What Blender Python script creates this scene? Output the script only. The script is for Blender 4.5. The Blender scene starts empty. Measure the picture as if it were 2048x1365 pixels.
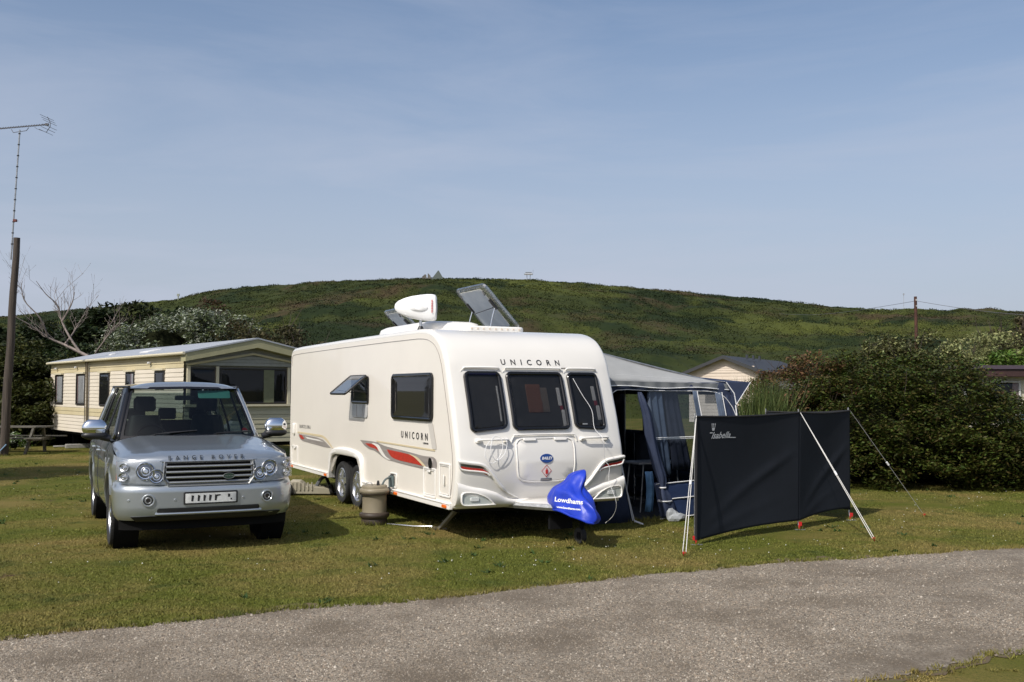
import bpy, bmesh, math, random
import numpy as np
from mathutils import Matrix, Vector, noise as mnoise
R = math.radians
random.seed(7); rng = np.random.default_rng(7)
SC = bpy.context.scene; COL = SC.collection

# ------------------------------------------------------------------ camera, sky, sun
cam = bpy.data.objects.new('camera', bpy.data.cameras.new('camera')); COL.objects.link(cam)
cam.data.sensor_width = 36; cam.data.lens = 2000/2048*36
cam.data.clip_start = .1; cam.data.clip_end = 6000
cam.location = (0, 0, 1.75)
PITCH, ROLL = .05, .002
cam.rotation_euler = (Matrix.Rotation(R(90)+PITCH, 4, 'X') @ Matrix.Rotation(ROLL, 4, 'Z')).to_euler()
SC.camera = cam
SUN_EL, SUN_AZ = R(45), math.atan2(-.60, -.80)     # azimuth measured from +Y towards +X
sd = Vector((math.sin(SUN_AZ)*math.cos(SUN_EL), math.cos(SUN_AZ)*math.cos(SUN_EL), math.sin(SUN_EL)))
sun = bpy.data.objects.new('sun', bpy.data.lights.new('sun', 'SUN')); COL.objects.link(sun)
sun.data.energy = 4.0; sun.data.angle = R(.55); sun.data.color = (1, .955, .88)
sun.rotation_euler = sd.to_track_quat('Z', 'Y').to_euler()
W = bpy.data.worlds.new('World'); SC.world = W; W.use_nodes = True
nt = W.node_tree; nt.nodes.clear()
out = nt.nodes.new('ShaderNodeOutputWorld'); bg = nt.nodes.new('ShaderNodeBackground')
sky = nt.nodes.new('ShaderNodeTexSky'); sky.sky_type = 'NISHITA'; sky.sun_disc = False
sky.sun_elevation = SUN_EL; sky.sun_rotation = SUN_AZ; sky.air_density = 1.0; sky.dust_density = 3.0; sky.ozone_density = 2.2
tc = nt.nodes.new('ShaderNodeTexCoord'); mp = nt.nodes.new('ShaderNodeMapping'); mp.inputs['Rotation'].default_value = (R(20), R(18), 0)
mp.inputs['Scale'].default_value = (1.2, 1.0, 7)
nz = nt.nodes.new('ShaderNodeTexNoise'); nz.inputs['Scale'].default_value = 1.7; nz.inputs['Detail'].default_value = 9; nz.inputs['Roughness'].default_value = .6
nz.inputs['Distortion'].default_value = .5
rp = nt.nodes.new('ShaderNodeMapRange'); rp.inputs[1].default_value = .42; rp.inputs[2].default_value = .78; rp.inputs[3].default_value = 0.0; rp.inputs[4].default_value = .36
hs = nt.nodes.new('ShaderNodeHueSaturation'); hs.inputs['Saturation'].default_value = 1.02
mx = nt.nodes.new('ShaderNodeMixRGB'); mx.inputs[2].default_value = (3.8, 4.15, 5.05, 1)
L = nt.links.new
L(tc.outputs['Generated'], mp.inputs['Vector']); L(mp.outputs[0], nz.inputs['Vector']); L(nz.outputs[0], rp.inputs[0])
sx3 = nt.nodes.new('ShaderNodeSeparateXYZ'); L(tc.outputs['Generated'], sx3.inputs[0])
hz = nt.nodes.new('ShaderNodeMapRange'); hz.inputs[1].default_value = -.02; hz.inputs[2].default_value = .46; hz.inputs[3].default_value = .80; hz.inputs[4].default_value = .0; hz.interpolation_type = 'SMOOTHSTEP'; L(sx3.outputs[2], hz.inputs[0])
ad = nt.nodes.new('ShaderNodeMath'); ad.operation = 'ADD'; ad.use_clamp = True; L(rp.outputs[0], ad.inputs[0]); L(hz.outputs[0], ad.inputs[1])
L(ad.outputs[0], mx.inputs[0]); L(sky.outputs[0], hs.inputs['Color']); L(hs.outputs[0], mx.inputs[1]); L(mx.outputs[0], bg.inputs[0]); L(bg.outputs[0], out.inputs[0])
bg.inputs[1].default_value = .135
SC.view_settings.view_transform = 'Standard'; SC.view_settings.look = 'None'; SC.view_settings.gamma = 1; SC.view_settings.exposure = 0
SC.render.engine = 'CYCLES'; SC.cycles.max_bounces = 8; SC.cycles.transparent_max_bounces = 16

# ------------------------------------------------------------------ materials
MATS = {}
def mat(name, col, rough=.6, metal=0, var=0, vscale=8, col2=None, bump=0, bscale=40, coat=0, trans=0, spec=.5, sheen=0, island=0, vlo=.35, vhi=.65, stretch=None):
    if name in MATS: return MATS[name]
    m = bpy.data.materials.new(name); m.use_nodes = True; n = m.node_tree; p = n.nodes['Principled BSDF']
    c = (*col, 1)
    p.inputs['Base Color'].default_value = c; p.inputs['Roughness'].default_value = rough; p.inputs['Metallic'].default_value = metal
    p.inputs['Coat Weight'].default_value = coat; p.inputs['Coat Roughness'].default_value = .04
    p.inputs['Specular IOR Level'].default_value = spec; p.inputs['Sheen Weight'].default_value = sheen
    tcn = n.nodes.new('ShaderNodeTexCoord'); src = tcn.outputs['Object']
    if stretch:
        mpn = n.nodes.new('ShaderNodeMapping'); mpn.inputs['Scale'].default_value = stretch; n.links.new(src, mpn.inputs[0]); src = mpn.outputs[0]
    last = None
    if var or col2:
        t = n.nodes.new('ShaderNodeTexNoise'); t.inputs['Scale'].default_value = vscale; t.inputs['Detail'].default_value = 6; t.inputs['Roughness'].default_value = .6
        n.links.new(src, t.inputs['Vector'])
        mr = n.nodes.new('ShaderNodeMapRange'); mr.inputs[1].default_value = vlo; mr.inputs[2].default_value = vhi
        n.links.new(t.outputs[0], mr.inputs[0])
        mxn = n.nodes.new('ShaderNodeMixRGB'); mxn.inputs[1].default_value = c
        mxn.inputs[2].default_value = (*(col2 or [k*(1-var) for k in col]), 1)
        n.links.new(mr.outputs[0], mxn.inputs[0]); last = mxn.outputs[0]
    if island:
        g = n.nodes.new('ShaderNodeNewGeometry'); h = n.nodes.new('ShaderNodeHueSaturation')
        a = n.nodes.new('ShaderNodeMapRange'); a.inputs[3].default_value = 1-island; a.inputs[4].default_value = 1+island
        n.links.new(g.outputs['Random Per Island'], a.inputs[0]); n.links.new(a.outputs[0], h.inputs['Value'])
        b = n.nodes.new('ShaderNodeMath'); b.operation = 'MULTIPLY'; b.inputs[1].default_value = 7.3
        fr = n.nodes.new('ShaderNodeMath'); fr.operation = 'FRACT'; n.links.new(g.outputs['Random Per Island'], b.inputs[0]); n.links.new(b.outputs[0], fr.inputs[0])
        hh = n.nodes.new('ShaderNodeMapRange'); hh.inputs[3].default_value = .5-.035*island*2; hh.inputs[4].default_value = .5+.02*island*2
        n.links.new(fr.outputs[0], hh.inputs[0]); n.links.new(hh.outputs[0], h.inputs['Hue'])
        if last: n.links.new(last, h.inputs['Color'])
        else: h.inputs['Color'].default_value = c
        last = h.outputs[0]
    if last: n.links.new(last, p.inputs['Base Color'])
    if bump:
        t = n.nodes.new('ShaderNodeTexNoise'); t.inputs['Scale'].default_value = bscale; t.inputs['Detail'].default_value = 5; n.links.new(src, t.inputs['Vector'])
        b = n.nodes.new('ShaderNodeBump'); b.inputs['Strength'].default_value = bump; b.inputs['Distance'].default_value = .02
        n.links.new(t.outputs[0], b.inputs['Height']); n.links.new(b.outputs[0], p.inputs['Normal'])
    MATS[name] = m; return m
def glassmat(name, tint=(.5, .55, .55), gloss=.12, rough=.02):
    m = bpy.data.materials.new(name); m.use_nodes = True; n = m.node_tree; n.nodes.clear()
    o = n.nodes.new('ShaderNodeOutputMaterial'); t = n.nodes.new('ShaderNodeBsdfTransparent'); t.inputs[0].default_value = (*tint, 1)
    g = n.nodes.new('ShaderNodeBsdfGlossy'); g.inputs['Roughness'].default_value = rough
    lw = n.nodes.new('ShaderNodeFresnel'); ge = n.nodes.new('ShaderNodeNewGeometry'); mi_ = n.nodes.new('ShaderNodeMapRange'); mi_.inputs[3].default_value = 1.5; mi_.inputs[4].default_value = 1/1.5; n.links.new(ge.outputs['Backfacing'], mi_.inputs[0]); n.links.new(mi_.outputs[0], lw.inputs[0])
    ad = n.nodes.new('ShaderNodeMath'); ad.operation = 'MULTIPLY_ADD'; ad.inputs[1].default_value = 1.0; ad.inputs[2].default_value = gloss-.04
    x = n.nodes.new('ShaderNodeMixShader'); n.links.new(lw.outputs[0], ad.inputs[0]); n.links.new(ad.outputs[0], x.inputs[0])
    n.links.new(t.outputs[0], x.inputs[1]); n.links.new(g.outputs[0], x.inputs[2]); n.links.new(x.outputs[0], o.inputs[0]); MATS[name] = m; return m
def leafmat(name, col, rough=.6, island=.35, trans=.25):
    m = mat(name, col, rough, island=island, var=.35, vscale=1.2, spec=.25)
    n = m.node_tree; p = n.nodes['Principled BSDF']; o = n.nodes['Material Output']
    t = n.nodes.new('ShaderNodeBsdfTranslucent'); t.inputs[0].default_value = (*[min(1, c*1.5) for c in col], 1)
    if p.inputs['Base Color'].links: n.links.new(p.inputs['Base Color'].links[0].from_socket, t.inputs[0])
    x = n.nodes.new('ShaderNodeMixShader'); x.inputs[0].default_value = trans
    n.links.new(p.outputs[0], x.inputs[1]); n.links.new(t.outputs[0], x.inputs[2]); n.links.new(x.outputs[0], o.inputs[0]); return m

silver = mat('silver_paint', (.415, .45, .475), .28, .72, var=.04, vscale=3, coat=1)
chrome = mat('chrome', (.8, .82, .85), .06, 1)
alloy = mat('alloy', (.66, .67, .69), .25, .9)
grillem = mat('grille_silver', (.36, .37, .375), .38, .7)
blackp = mat('black_plastic', (.012, .012, .013), .45)
blackg = mat('black_gloss', (.008, .008, .009), .12)
rubber = mat('rubber', (.018, .018, .018), .8, bump=.4, bscale=60)
dark = mat('dark_inside', (.008, .008, .009), .9, spec=.1)
seatm = mat('seat_leather', (.02, .021, .024), .5)
lensm = glassmat('lens', (.93, .94, .95), .05)
carglass = glassmat('car_glass', (.37, .43, .42), .03)
clearg = glassmat('window_glass', (.60, .61, .62), .03)
acryl = glassmat('smoky_acrylic', (.86, .87, .86), .12, .2)
plastic = glassmat('clear_film', (.62, .66, .70), .07, .10)
cwhite = mat('caravan_white', (.77, .725, .65), .30, var=.035, vscale=1.5, coat=.3)
cfront = mat('caravan_front', (.74, .715, .665), .22, var=.03, vscale=1.5, coat=.5)
ctrim = mat('trim_white', (.83, .805, .755), .28, var=.03, vscale=4, coat=.3)
orange = mat('orange_lens', (.8, .16, .02), .2)
redm = mat('red_plastic', (.45, .018, .018), .35)
redl = mat('red_stripe', (.50, .035, .022), .3, var=.3, vscale=20)
greys = mat('grey_stripe', (.30, .27, .25), .35, var=.25, vscale=2, stretch=(1, 1, 12))
golds = mat('gold_stripe', (.62, .52, .33), .35)
greenst = mat('dark_green_stripe', (.05, .06, .045), .3)
inkm = mat('ink_black', (.02, .02, .022), .35)
whitem = mat('white_ink', (.75, .75, .75), .5)
galv = mat('galvanised', (.45, .46, .47), .45, .8, var=.3, vscale=12)
bluec = mat('blue_vinyl', (.012, .042, .46), .42, var=.2, vscale=5, bump=.35, bscale=9)
navy = mat('navy_canvas', (.022, .034, .075), .75, var=.25, vscale=4, bump=.25, bscale=14)
navy2 = mat('navy_wall_canvas', (.014, .03, .085), .6, var=.25, vscale=4, bump=.25, bscale=10)
denim = mat('faded_blue_curtain', (.085, .115, .17), .8, var=.35, vscale=9)
greyc = mat('grey_roof_canvas', (.33, .335, .33), .75, var=.12, vscale=2.5, bump=.2, bscale=6)
greyc2 = mat('grey_valance', (.18, .19, .195), .8, var=.15, vscale=5)
wbm = mat('windbreak_canvas', (.0135, .0165, .0225), .85, spec=.2, var=.12, vscale=3, bump=.05, bscale=300)
piping = mat('white_piping', (.72, .72, .72), .5)
ropem = mat('white_rope', (.62, .61, .58), .7)
olive = mat('barrel_beige', (.25, .215, .15), .42, var=.12, vscale=6)
brownp = mat('barrel_brown', (.05, .037, .027), .5)
hogm = mat('carrier_beige', (.36, .33, .25), .5, var=.15, vscale=8)
wood = mat('weathered_wood', (.075, .058, .046), .85, var=.55, vscale=14, bump=.6, bscale=30, stretch=(1, 1, .08))
woodb = mat('bench_wood', (.13, .12, .095), .85, var=.5, vscale=14, bump=.4, bscale=30, stretch=(.1, 1, 1))
barkd = mat('dead_bark', (.26, .215, .19), .9, var=.4, vscale=9)
bark = mat('bark', (.06, .045, .035), .9, var=.5, vscale=6)
concrete = mat('concrete', (.32, .31, .28), .9, var=.4, vscale=15)
stonem = mat('ruin_stone', (.16, .15, .13), .9, var=.5, vscale=1.5)
roofgrey = mat('static_roof', (.36, .38, .41), .5, var=.12, vscale=1.5)
brownroof = mat('brown_roof', (.045, .018, .016), .6, var=.3, vscale=2)

# ------------------------------------------------------------------ mesh builder
class MB:
    def __init__(s): s.v = []; s.f = []; s.mi = []; s.cm = 0
    def add(s, vs, fs):
        o = len(s.v); s.v += [tuple(p) for p in vs]
        for f in fs: s.f.append([i+o for i in f]); s.mi.append(s.cm)
        return s
    def box(s, c, d, M=None, taper=1.0):
        x, y, z = [k/2 for k in d]; vs = []
        for sz in (-1, 1):
            t = taper if sz > 0 else 1
            for sx, sy in ((-1, -1), (1, -1), (1, 1), (-1, 1)):
                p = Vector((sx*x*t, sy*y*t, sz*z)); p = (M @ p) if M else p; vs.append(p+Vector(c))
        return s.add(vs, [(3, 2, 1, 0), (4, 5, 6, 7), (0, 1, 5, 4), (1, 2, 6, 5), (2, 3, 7, 6), (3, 0, 4, 7)])
    def tube(s, pts, r, n=8, cap=True, flat=1.0, closed=False):
        pts = [Vector(p) for p in pts]; N = len(pts); rs = r if isinstance(r, (list, tuple)) else [r]*N
        vs = []; prev = None
        for i, p in enumerate(pts):
            a = pts[i-1] if (i > 0 or closed) else p; b = pts[(i+1) % N] if (i < N-1 or closed) else p
            d = (b-a).normalized() if (b-a).length > 1e-9 else Vector((0, 0, 1))
            if prev is None:
                u = d.cross(Vector((0, 0, 1)) if abs(d.z) < .95 else Vector((1, 0, 0))).normalized()
            else: u = (prev-d*prev.dot(d)).normalized()
            prev = u; w = d.cross(u)
            for k in range(n):
                t = 2*math.pi*k/n; vs.append(p+(u*math.cos(t)*flat+w*math.sin(t))*rs[i])
        fs = [(i*n+k, i*n+(k+1) % n, (i+1)*n+(k+1) % n, (i+1)*n+k) for i in range(N-1) for k in range(n)]
        if closed: fs += [((N-1)*n+k, (N-1)*n+(k+1) % n, (k+1) % n, k) for k in range(n)]
        elif cap: fs += [tuple(range(n))[::-1], tuple(range((N-1)*n, N*n))]
        return s.add(vs, fs)
    def lathe(s, prof, M=Matrix(), n=32, closed=False):
        vs = []
        for r, z in prof:
            for k in range(n):
                t = 2*math.pi*k/n; vs.append(M @ Vector((r*math.cos(t), r*math.sin(t), z)))
        N = len(prof)
        fs = [(i*n+k, i*n+(k+1) % n, (i+1)*n+(k+1) % n, (i+1)*n+k) for i in range(N-1) for k in range(n)]
        if closed: fs += [((N-1)*n+k, (N-1)*n+(k+1) % n, (k+1) % n, k) for k in range(n)]
        return s.add(vs, fs)
    def grid(s, fn, us, vs_, closeu=False):
        us = list(us); vs_ = list(vs_); nu, nv = len(us), len(vs_)
        P = [fn(u, v) for u in us for v in vs_]
        fs = [(i*nv+j, i*nv+j+1, ((i+1) % nu)*nv+j+1, ((i+1) % nu)*nv+j) for i in range(nu if closeu else nu-1) for j in range(nv-1)]
        return s.add(P, fs)
    def rings(s, rs, capfirst=False, caplast=False):       # list of equal-length closed point loops
        assert len({len(r) for r in rs}) == 1
        n = len(rs[0]); vs = [p for r in rs for p in r]
        fs = [(i*n+k, i*n+(k+1) % n, (i+1)*n+(k+1) % n, (i+1)*n+k) for i in range(len(rs)-1) for k in range(n)]
        if capfirst: fs.append(tuple(range(n))[::-1])
        if caplast: fs.append(tuple(range((len(rs)-1)*n, len(rs)*n)))
        return s.add(vs, fs)
    def plate(s, out, fn, t=.01, b=.004, back=True):         # star-shaped panel mapped by fn(u,v,d)
        cu = sum(p[0] for p in out)/len(out); cv = sum(p[1] for p in out)/len(out)
        m = max(max(abs(p[0]-cu), abs(p[1]-cv)) for p in out); k = max(0, 1-b/m)
        S = lambda q, d: [fn(cu+(p[0]-cu)*q, cv+(p[1]-cv)*q, d) for p in out]
        rs = [S(1, 0), S(1, t-b*.7), S(k, t), S(k*.7, t), S(k*.4, t), S(.02, t)]
        return s.rings(rs, capfirst=False, caplast=True)
    def frame(s, o, i, fn, t=.02, t2=None):
        assert len(o) == len(i)
        t2 = t if t2 is None else t2
        return s.rings([[fn(*p, 0) for p in o], [fn(*p, t*.8) for p in o], [fn(p[0]*.8+q[0]*.2, p[1]*.8+q[1]*.2, t) for p, q in zip(o, i)],
                        [fn(p[0]*.3+q[0]*.7, p[1]*.3+q[1]*.7, t2) for p, q in zip(o, i)], [fn(*p, t2*.6) for p in i], [fn(*p, 0) for p in i]])
    def poly(s, pts, t=None, nrm=None):
        n = len(pts)
        if t is None: return s.add(pts, [tuple(range(n))])
        nv = Vector(nrm)*t; vs = [Vector(p) for p in pts]+[Vector(p)+nv for p in pts]
        return s.add(vs, [tuple(range(n))[::-1], tuple(range(n, 2*n))]+[(i, (i+1) % n, n+(i+1) % n, n+i) for i in range(n)])
    def text(s, body, fn, size=.1, spacing=1.0, shear=0, align='CENTER', depth=.001, off=0):
        c = bpy.data.curves.new('t', 'FONT'); c.body = body; c.size = size; c.space_character = spacing; c.shear = shear
        c.align_x = align; c.extrude = depth; c.resolution_u = 3; c.offset = off
        o = bpy.data.objects.new('t', c); COL.objects.link(o); dg = bpy.context.evaluated_depsgraph_get()
        m = bpy.data.meshes.new_from_object(o.evaluated_get(dg)); 
        s.add([fn(v.co.x, v.co.y, v.co.z+depth) for v in m.vertices], [tuple(p.vertices) for p in m.polygons])
        bpy.data.objects.remove(o); bpy.data.curves.remove(c); bpy.data.meshes.remove(m); return s
    def build(s, name, m, parent=None, smooth=True, ang=35, bevel=0, subsurf=0, solid=0):
        me = bpy.data.meshes.new(name); me.from_pydata([tuple(p) for p in s.v], [], s.f)
        ms = m if isinstance(m, list) else [m]
        for k in ms: me.materials.append(k)
        if len(ms) > 1: me.polygons.foreach_set('material_index', s.mi)
        bm = bmesh.new(); bm.from_mesh(me); bmesh.ops.remove_doubles(bm, verts=bm.verts, dist=1e-5); bmesh.ops.recalc_face_normals(bm, faces=bm.faces); bm.to_mesh(me); bm.free()
        if smooth:
            me.polygons.foreach_set('use_smooth', [True]*len(me.polygons)); me.set_sharp_from_angle(angle=R(ang))
        o = bpy.data.objects.new(name, me); COL.objects.link(o)
        if parent: o.parent = parent
        if bevel:
            q = o.modifiers.new('b', 'BEVEL'); q.width = bevel; q.segments = 2; q.limit_method = 'ANGLE'
        if subsurf:
            q = o.modifiers.new('s', 'SUBSURF'); q.levels = q.render_levels = subsurf
        if solid:
            q = o.modifiers.new('w', 'SOLIDIFY'); q.thickness = solid; q.offset = 0
        return o
def tag(o, label=None, cat=None, group=None, kind=None):
    for k, v in (('label', label), ('category', cat), ('group', group), ('kind', kind)):
        if v: o[k] = v
    return o
def thing(name, label, cat, loc=(0, 0, 0), rz=0, group=None, **k):
    o = bpy.data.objects.new(name, None); COL.objects.link(o); o.location = loc; o.rotation_euler = (0, 0, rz); o.empty_display_size = .3
    return tag(o, label, cat, group)
def rrect(cx, cy, w, h, r, n=5, ins=0):
    kw, kh = int(w/.12), int(h/.12); w = w-2*ins; h = h-2*ins; r = max(.002, r-ins); P = []
    for a, (sx, sy) in enumerate(((1, 1), (-1, 1), (-1, -1), (1, -1))):
        for k in range(n+1):
            t = math.pi/2*(a+k/n); P.append((cx+sx*(w/2-r)+r*math.cos(t), cy+sy*(h/2-r)+r*math.sin(t)))
    Q = []; m = len(P)
    for i, p in enumerate(P):
        Q.append(p)
        if (i+1) % (n+1) == 0:
            q = P[(i+1) % m]; k = kw if (i//(n+1)) % 2 == 0 else kh
            for j in range(1, k+1): Q.append((p[0]+(q[0]-p[0])*j/(k+1), p[1]+(q[1]-p[1])*j/(k+1)))
    return Q
def densify(P, step):
    Q = []
    for i, p in enumerate(P):
        q = P[(i+1) % len(P)]; Q.append(p); d = math.dist(p, q); k = int(d/step)
        for j in range(1, k+1): Q.append((p[0]+(q[0]-p[0])*j/(k+1), p[1]+(q[1]-p[1])*j/(k+1)))
    return Q
def circ(cx, cy, r, n=24, sy=1): return [(cx+r*math.cos(2*math.pi*k/n), cy+r*sy*math.sin(2*math.pi*k/n)) for k in range(n)]
def lerp(xs, ys):
    xs = list(xs); ys = list(ys)
    def f(x): return float(np.interp(x, xs, ys))
    return f
def smooth_path(P, k=4):
    P = [Vector(p) for p in P]; Q = []
    for i in range(len(P)-1):
        p0 = P[max(i-1, 0)]; p1 = P[i]; p2 = P[i+1]; p3 = P[min(i+2, len(P)-1)]
        for j in range(k):
            t = j/k; Q.append(.5*((2*p1)+(p2-p0)*t+(2*p0-5*p1+4*p2-p3)*t*t+(3*p1-p0-3*p2+p3)*t**3))
    Q.append(P[-1]); return Q
RX = Matrix.Rotation(R(90), 4, 'X')       # lathe z axis -> -y... (z -> -y)
RYM = Matrix.Rotation(R(-90), 4, 'Y')     # z -> -x
def T(x, y, z): return Matrix.Translation((x, y, z))
def bigmesh(name, V, F, m, smooth=False):
    me = bpy.data.meshes.new(name); nv = len(V); nf, k = F.shape
    me.vertices.add(nv); me.vertices.foreach_set('co', V.astype(np.float32).ravel())
    me.loops.add(nf*k); me.loops.foreach_set('vertex_index', F.astype(np.int32).ravel())
    me.polygons.add(nf); me.polygons.foreach_set('loop_start', np.arange(nf, dtype=np.int32)*k); me.polygons.foreach_set('loop_total', np.full(nf, k, np.int32))
    if smooth: me.polygons.foreach_set('use_smooth', np.ones(nf, bool))
    me.update(calc_edges=True); 
    for q in (m if isinstance(m, list) else [m]): me.materials.append(q)
    o = bpy.data.objects.new(name, me); COL.objects.link(o); return o
# smooth value noise in numpy
def vnoise(x, y, seed=0):
    xi = np.floor(x).astype(np.int64); yi = np.floor(y).astype(np.int64); fx = x-xi; fy = y-yi
    fx = fx*fx*(3-2*fx); fy = fy*fy*(3-2*fy)
    def h(a, b):
        n = (a*374761393+b*668265263+seed*1274126177) & 0xffffffff; n = ((n ^ (n >> 13))*1274126177) & 0xffffffff; return ((n ^ (n >> 16)) & 0xffff)/65535.
    return (h(xi, yi)*(1-fx)+h(xi+1, yi)*fx)*(1-fy)+(h(xi, yi+1)*(1-fx)+h(xi+1, yi+1)*fx)*fy
def fbm(x, y, o=4, seed=0): return sum(vnoise(x*2**k, y*2**k, seed+k*7)*.5**k for k in range(o))/sum(.5**k for k in range(o))

# ================================================================== THE SETTING
yfar = lerp([-40, -12, -3.59, -.92, 1.34, 3.2, 5.79, 12, 40], [-11, 3.0, 7.11, 8.39, 9.66, 10.45, 11.35, 13.5, 22])
ynear = lerp([-40, -12, 2.19, 3.42, 10, 40], [-16, -1.0, 6.1, 6.75, 9.6, 18])
def yfar_a(x): return np.interp(x, [-40, -12, -3.59, -.92, 1.34, 3.2, 5.79, 12, 40], [-11, 3.0, 7.11, 8.39, 9.66, 10.45, 11.35, 13.5, 22])+.17*(fbm(x*1.1, x*0, 6, 3)-.5)*2
def ynear_a(x): return np.interp(x, [-40, -12, 2.19, 3.42, 10, 40], [-16, -1.0, 6.1, 6.75, 9.6, 18])+.26*(fbm(x*1.1, x*0+9, 6, 5)-.5)*2

def ramp_mix(n, fac, c1, c2, lo, hi):
    mr = n.nodes.new('ShaderNodeMapRange'); mr.inputs[1].default_value = lo; mr.inputs[2].default_value = hi; n.links.new(fac, mr.inputs[0])
    x = n.nodes.new('ShaderNodeMixRGB'); n.links.new(mr.outputs[0], x.inputs[0])
    for k, c in ((1, c1), (2, c2)):
        if hasattr(c, 'links') or not isinstance(c, tuple): n.links.new(c, x.inputs[k])
        else: x.inputs[k].default_value = (*c, 1)
    return x.outputs[0]
def noise_n(n, scale, detail=5, rough=.6, vec=None, dist=0):
    t = n.nodes.new('ShaderNodeTexNoise'); t.inputs['Scale'].default_value = scale; t.inputs['Detail'].default_value = detail; t.inputs['Roughness'].default_value = rough; t.inputs['Distortion'].default_value = dist
    if vec is None:
        tcn = n.nodes.new('ShaderNodeNewGeometry'); vec = tcn.outputs['Position']
    n.links.new(vec, t.inputs['Vector']); return t.outputs[0]
def newmat(name, rough=.85, spec=.3):
    m = bpy.data.materials.new(name); m.use_nodes = True; p = m.node_tree.nodes['Principled BSDF']; p.inputs['Roughness'].default_value = rough; p.inputs['Specular IOR Level'].default_value = spec
    MATS[name] = m; return m, m.node_tree, p
GREEN, STRAW, DKGRN, SOIL = (.088, .097, .015), (.178, .135, .044), (.046, .062, .012), (.085, .052, .032)
def turf_color(n):
    a = ramp_mix(n, noise_n(n, .55, 6, .62, dist=.4), GREEN, STRAW, .41, .66)
    a = ramp_mix(n, noise_n(n, 1.7, 5, .6), a, DKGRN, .56, .74)
    a = ramp_mix(n, noise_n(n, 5.5, 4, .6), a, STRAW, .60, .80)
    return ramp_mix(n, noise_n(n, .9, 7, .7), a, SOIL, .655, .70)
gm, n, p = newmat('grass_ground', .95, .1)
c = turf_color(n); c = ramp_mix(n, noise_n(n, 38, 3, .7), c, DKGRN, .48, .80)
n.links.new(c, p.inputs['Base Color'])
b = n.nodes.new('ShaderNodeBump'); b.inputs['Strength'].default_value = .7; b.inputs['Distance'].default_value = .03; n.links.new(noise_n(n, 30, 5, .7), b.inputs['Height']); n.links.new(b.outputs[0], p.inputs['Normal'])
blm, n, p = newmat('grass_blades', .7, .25)
c = turf_color(n); h = n.nodes.new('ShaderNodeHueSaturation'); g = n.nodes.new('ShaderNodeNewGeometry')
a = n.nodes.new('ShaderNodeMapRange'); a.inputs[3].default_value = .85; a.inputs[4].default_value = 1.6; n.links.new(g.outputs['Random Per Island'], a.inputs[0])
n.links.new(a.outputs[0], h.inputs['Value']); n.links.new(c, h.inputs['Color']); n.links.new(h.outputs[0], p.inputs['Base Color'])

mb = MB(); S = 4000
mb.grid(lambda u, v: (u, v, 0), [-S, -400, -60, 0, 60, 400, S], [-S, -400, -20, 20, 60, 400, S])
ground = tag(mb.build('ground', gm, smooth=False), kind='structure')

# gravel road
rm, n, p = newmat('gravel', .9, .3)
c = ramp_mix(n, noise_n(n, 46, 2, .8), (.31, .265, .205), (.125, .104, .078), .42, .60)
c = ramp_mix(n, noise_n(n, 85, 1, .5), c, (.36, .32, .27), .64, .74)
c = ramp_mix(n, noise_n(n, 1.1, 5, .6), c, (.135, .108, .078), .45, .66)
c = ramp_mix(n, noise_n(n, 2.6, 6, .7), c, (.13, .12, .04), .69, .75)
n.links.new(c, p.inputs['Base Color'])
b = n.nodes.new('ShaderNodeBump'); b.inputs['Strength'].default_value = .8; b.inputs['Distance'].default_value = .015; n.links.new(noise_n(n, 60, 3, .7), b.inputs['Height']); n.links.new(b.outputs[0], p.inputs['Normal'])
xs = np.concatenate([np.arange(-40, -8, .5), np.arange(-8, 14, .04), np.arange(14, 40, .5)])
j = rng.uniform(-.05, .05, xs.size); j2 = rng.uniform(-.025, .025, xs.size)
yf = yfar_a(xs)+j; yn = ynear_a(xs)+j2
def strip(name, A, B, z, m, k=2):
    mb = MB(); vs = []; fs = []
    for i, x in enumerate(xs):
        for t in range(k): vs.append((x, A[i]+(B[i]-A[i])*t/(k-1), z))
    fs = [(i*k+t, i*k+t+1, (i+1)*k+t+1, (i+1)*k+t) for i in range(len(xs)-1) for t in range(k-1)]
    return mb.add(vs, fs).build(name, m, smooth=False)
tag(strip('gravel_road', yn, yf, .008, rm), kind='structure')
dm, n, p = newmat('soil_edge', .95, .1)
c = ramp_mix(n, noise_n(n, 6, 5, .7), (.12, .09, .06), (.10, .10, .03), .45, .6); n.links.new(c, p.inputs['Base Color'])
ww = np.clip((fbm(xs*1.6, xs*0+2, 4, 11)-.42)*.9, 0.015, .22)
tag(strip('soil_verge', yf-.05, yf+ww+rng.uniform(-.03, .03, xs.size), .004, dm), kind='structure')
tag(strip('soil_verge', yn-np.clip((fbm(xs*2.9, xs*0+7, 3, 21)-.4)*.5, .01, .10), yn+.05, .004, dm), kind='structure')

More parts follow.
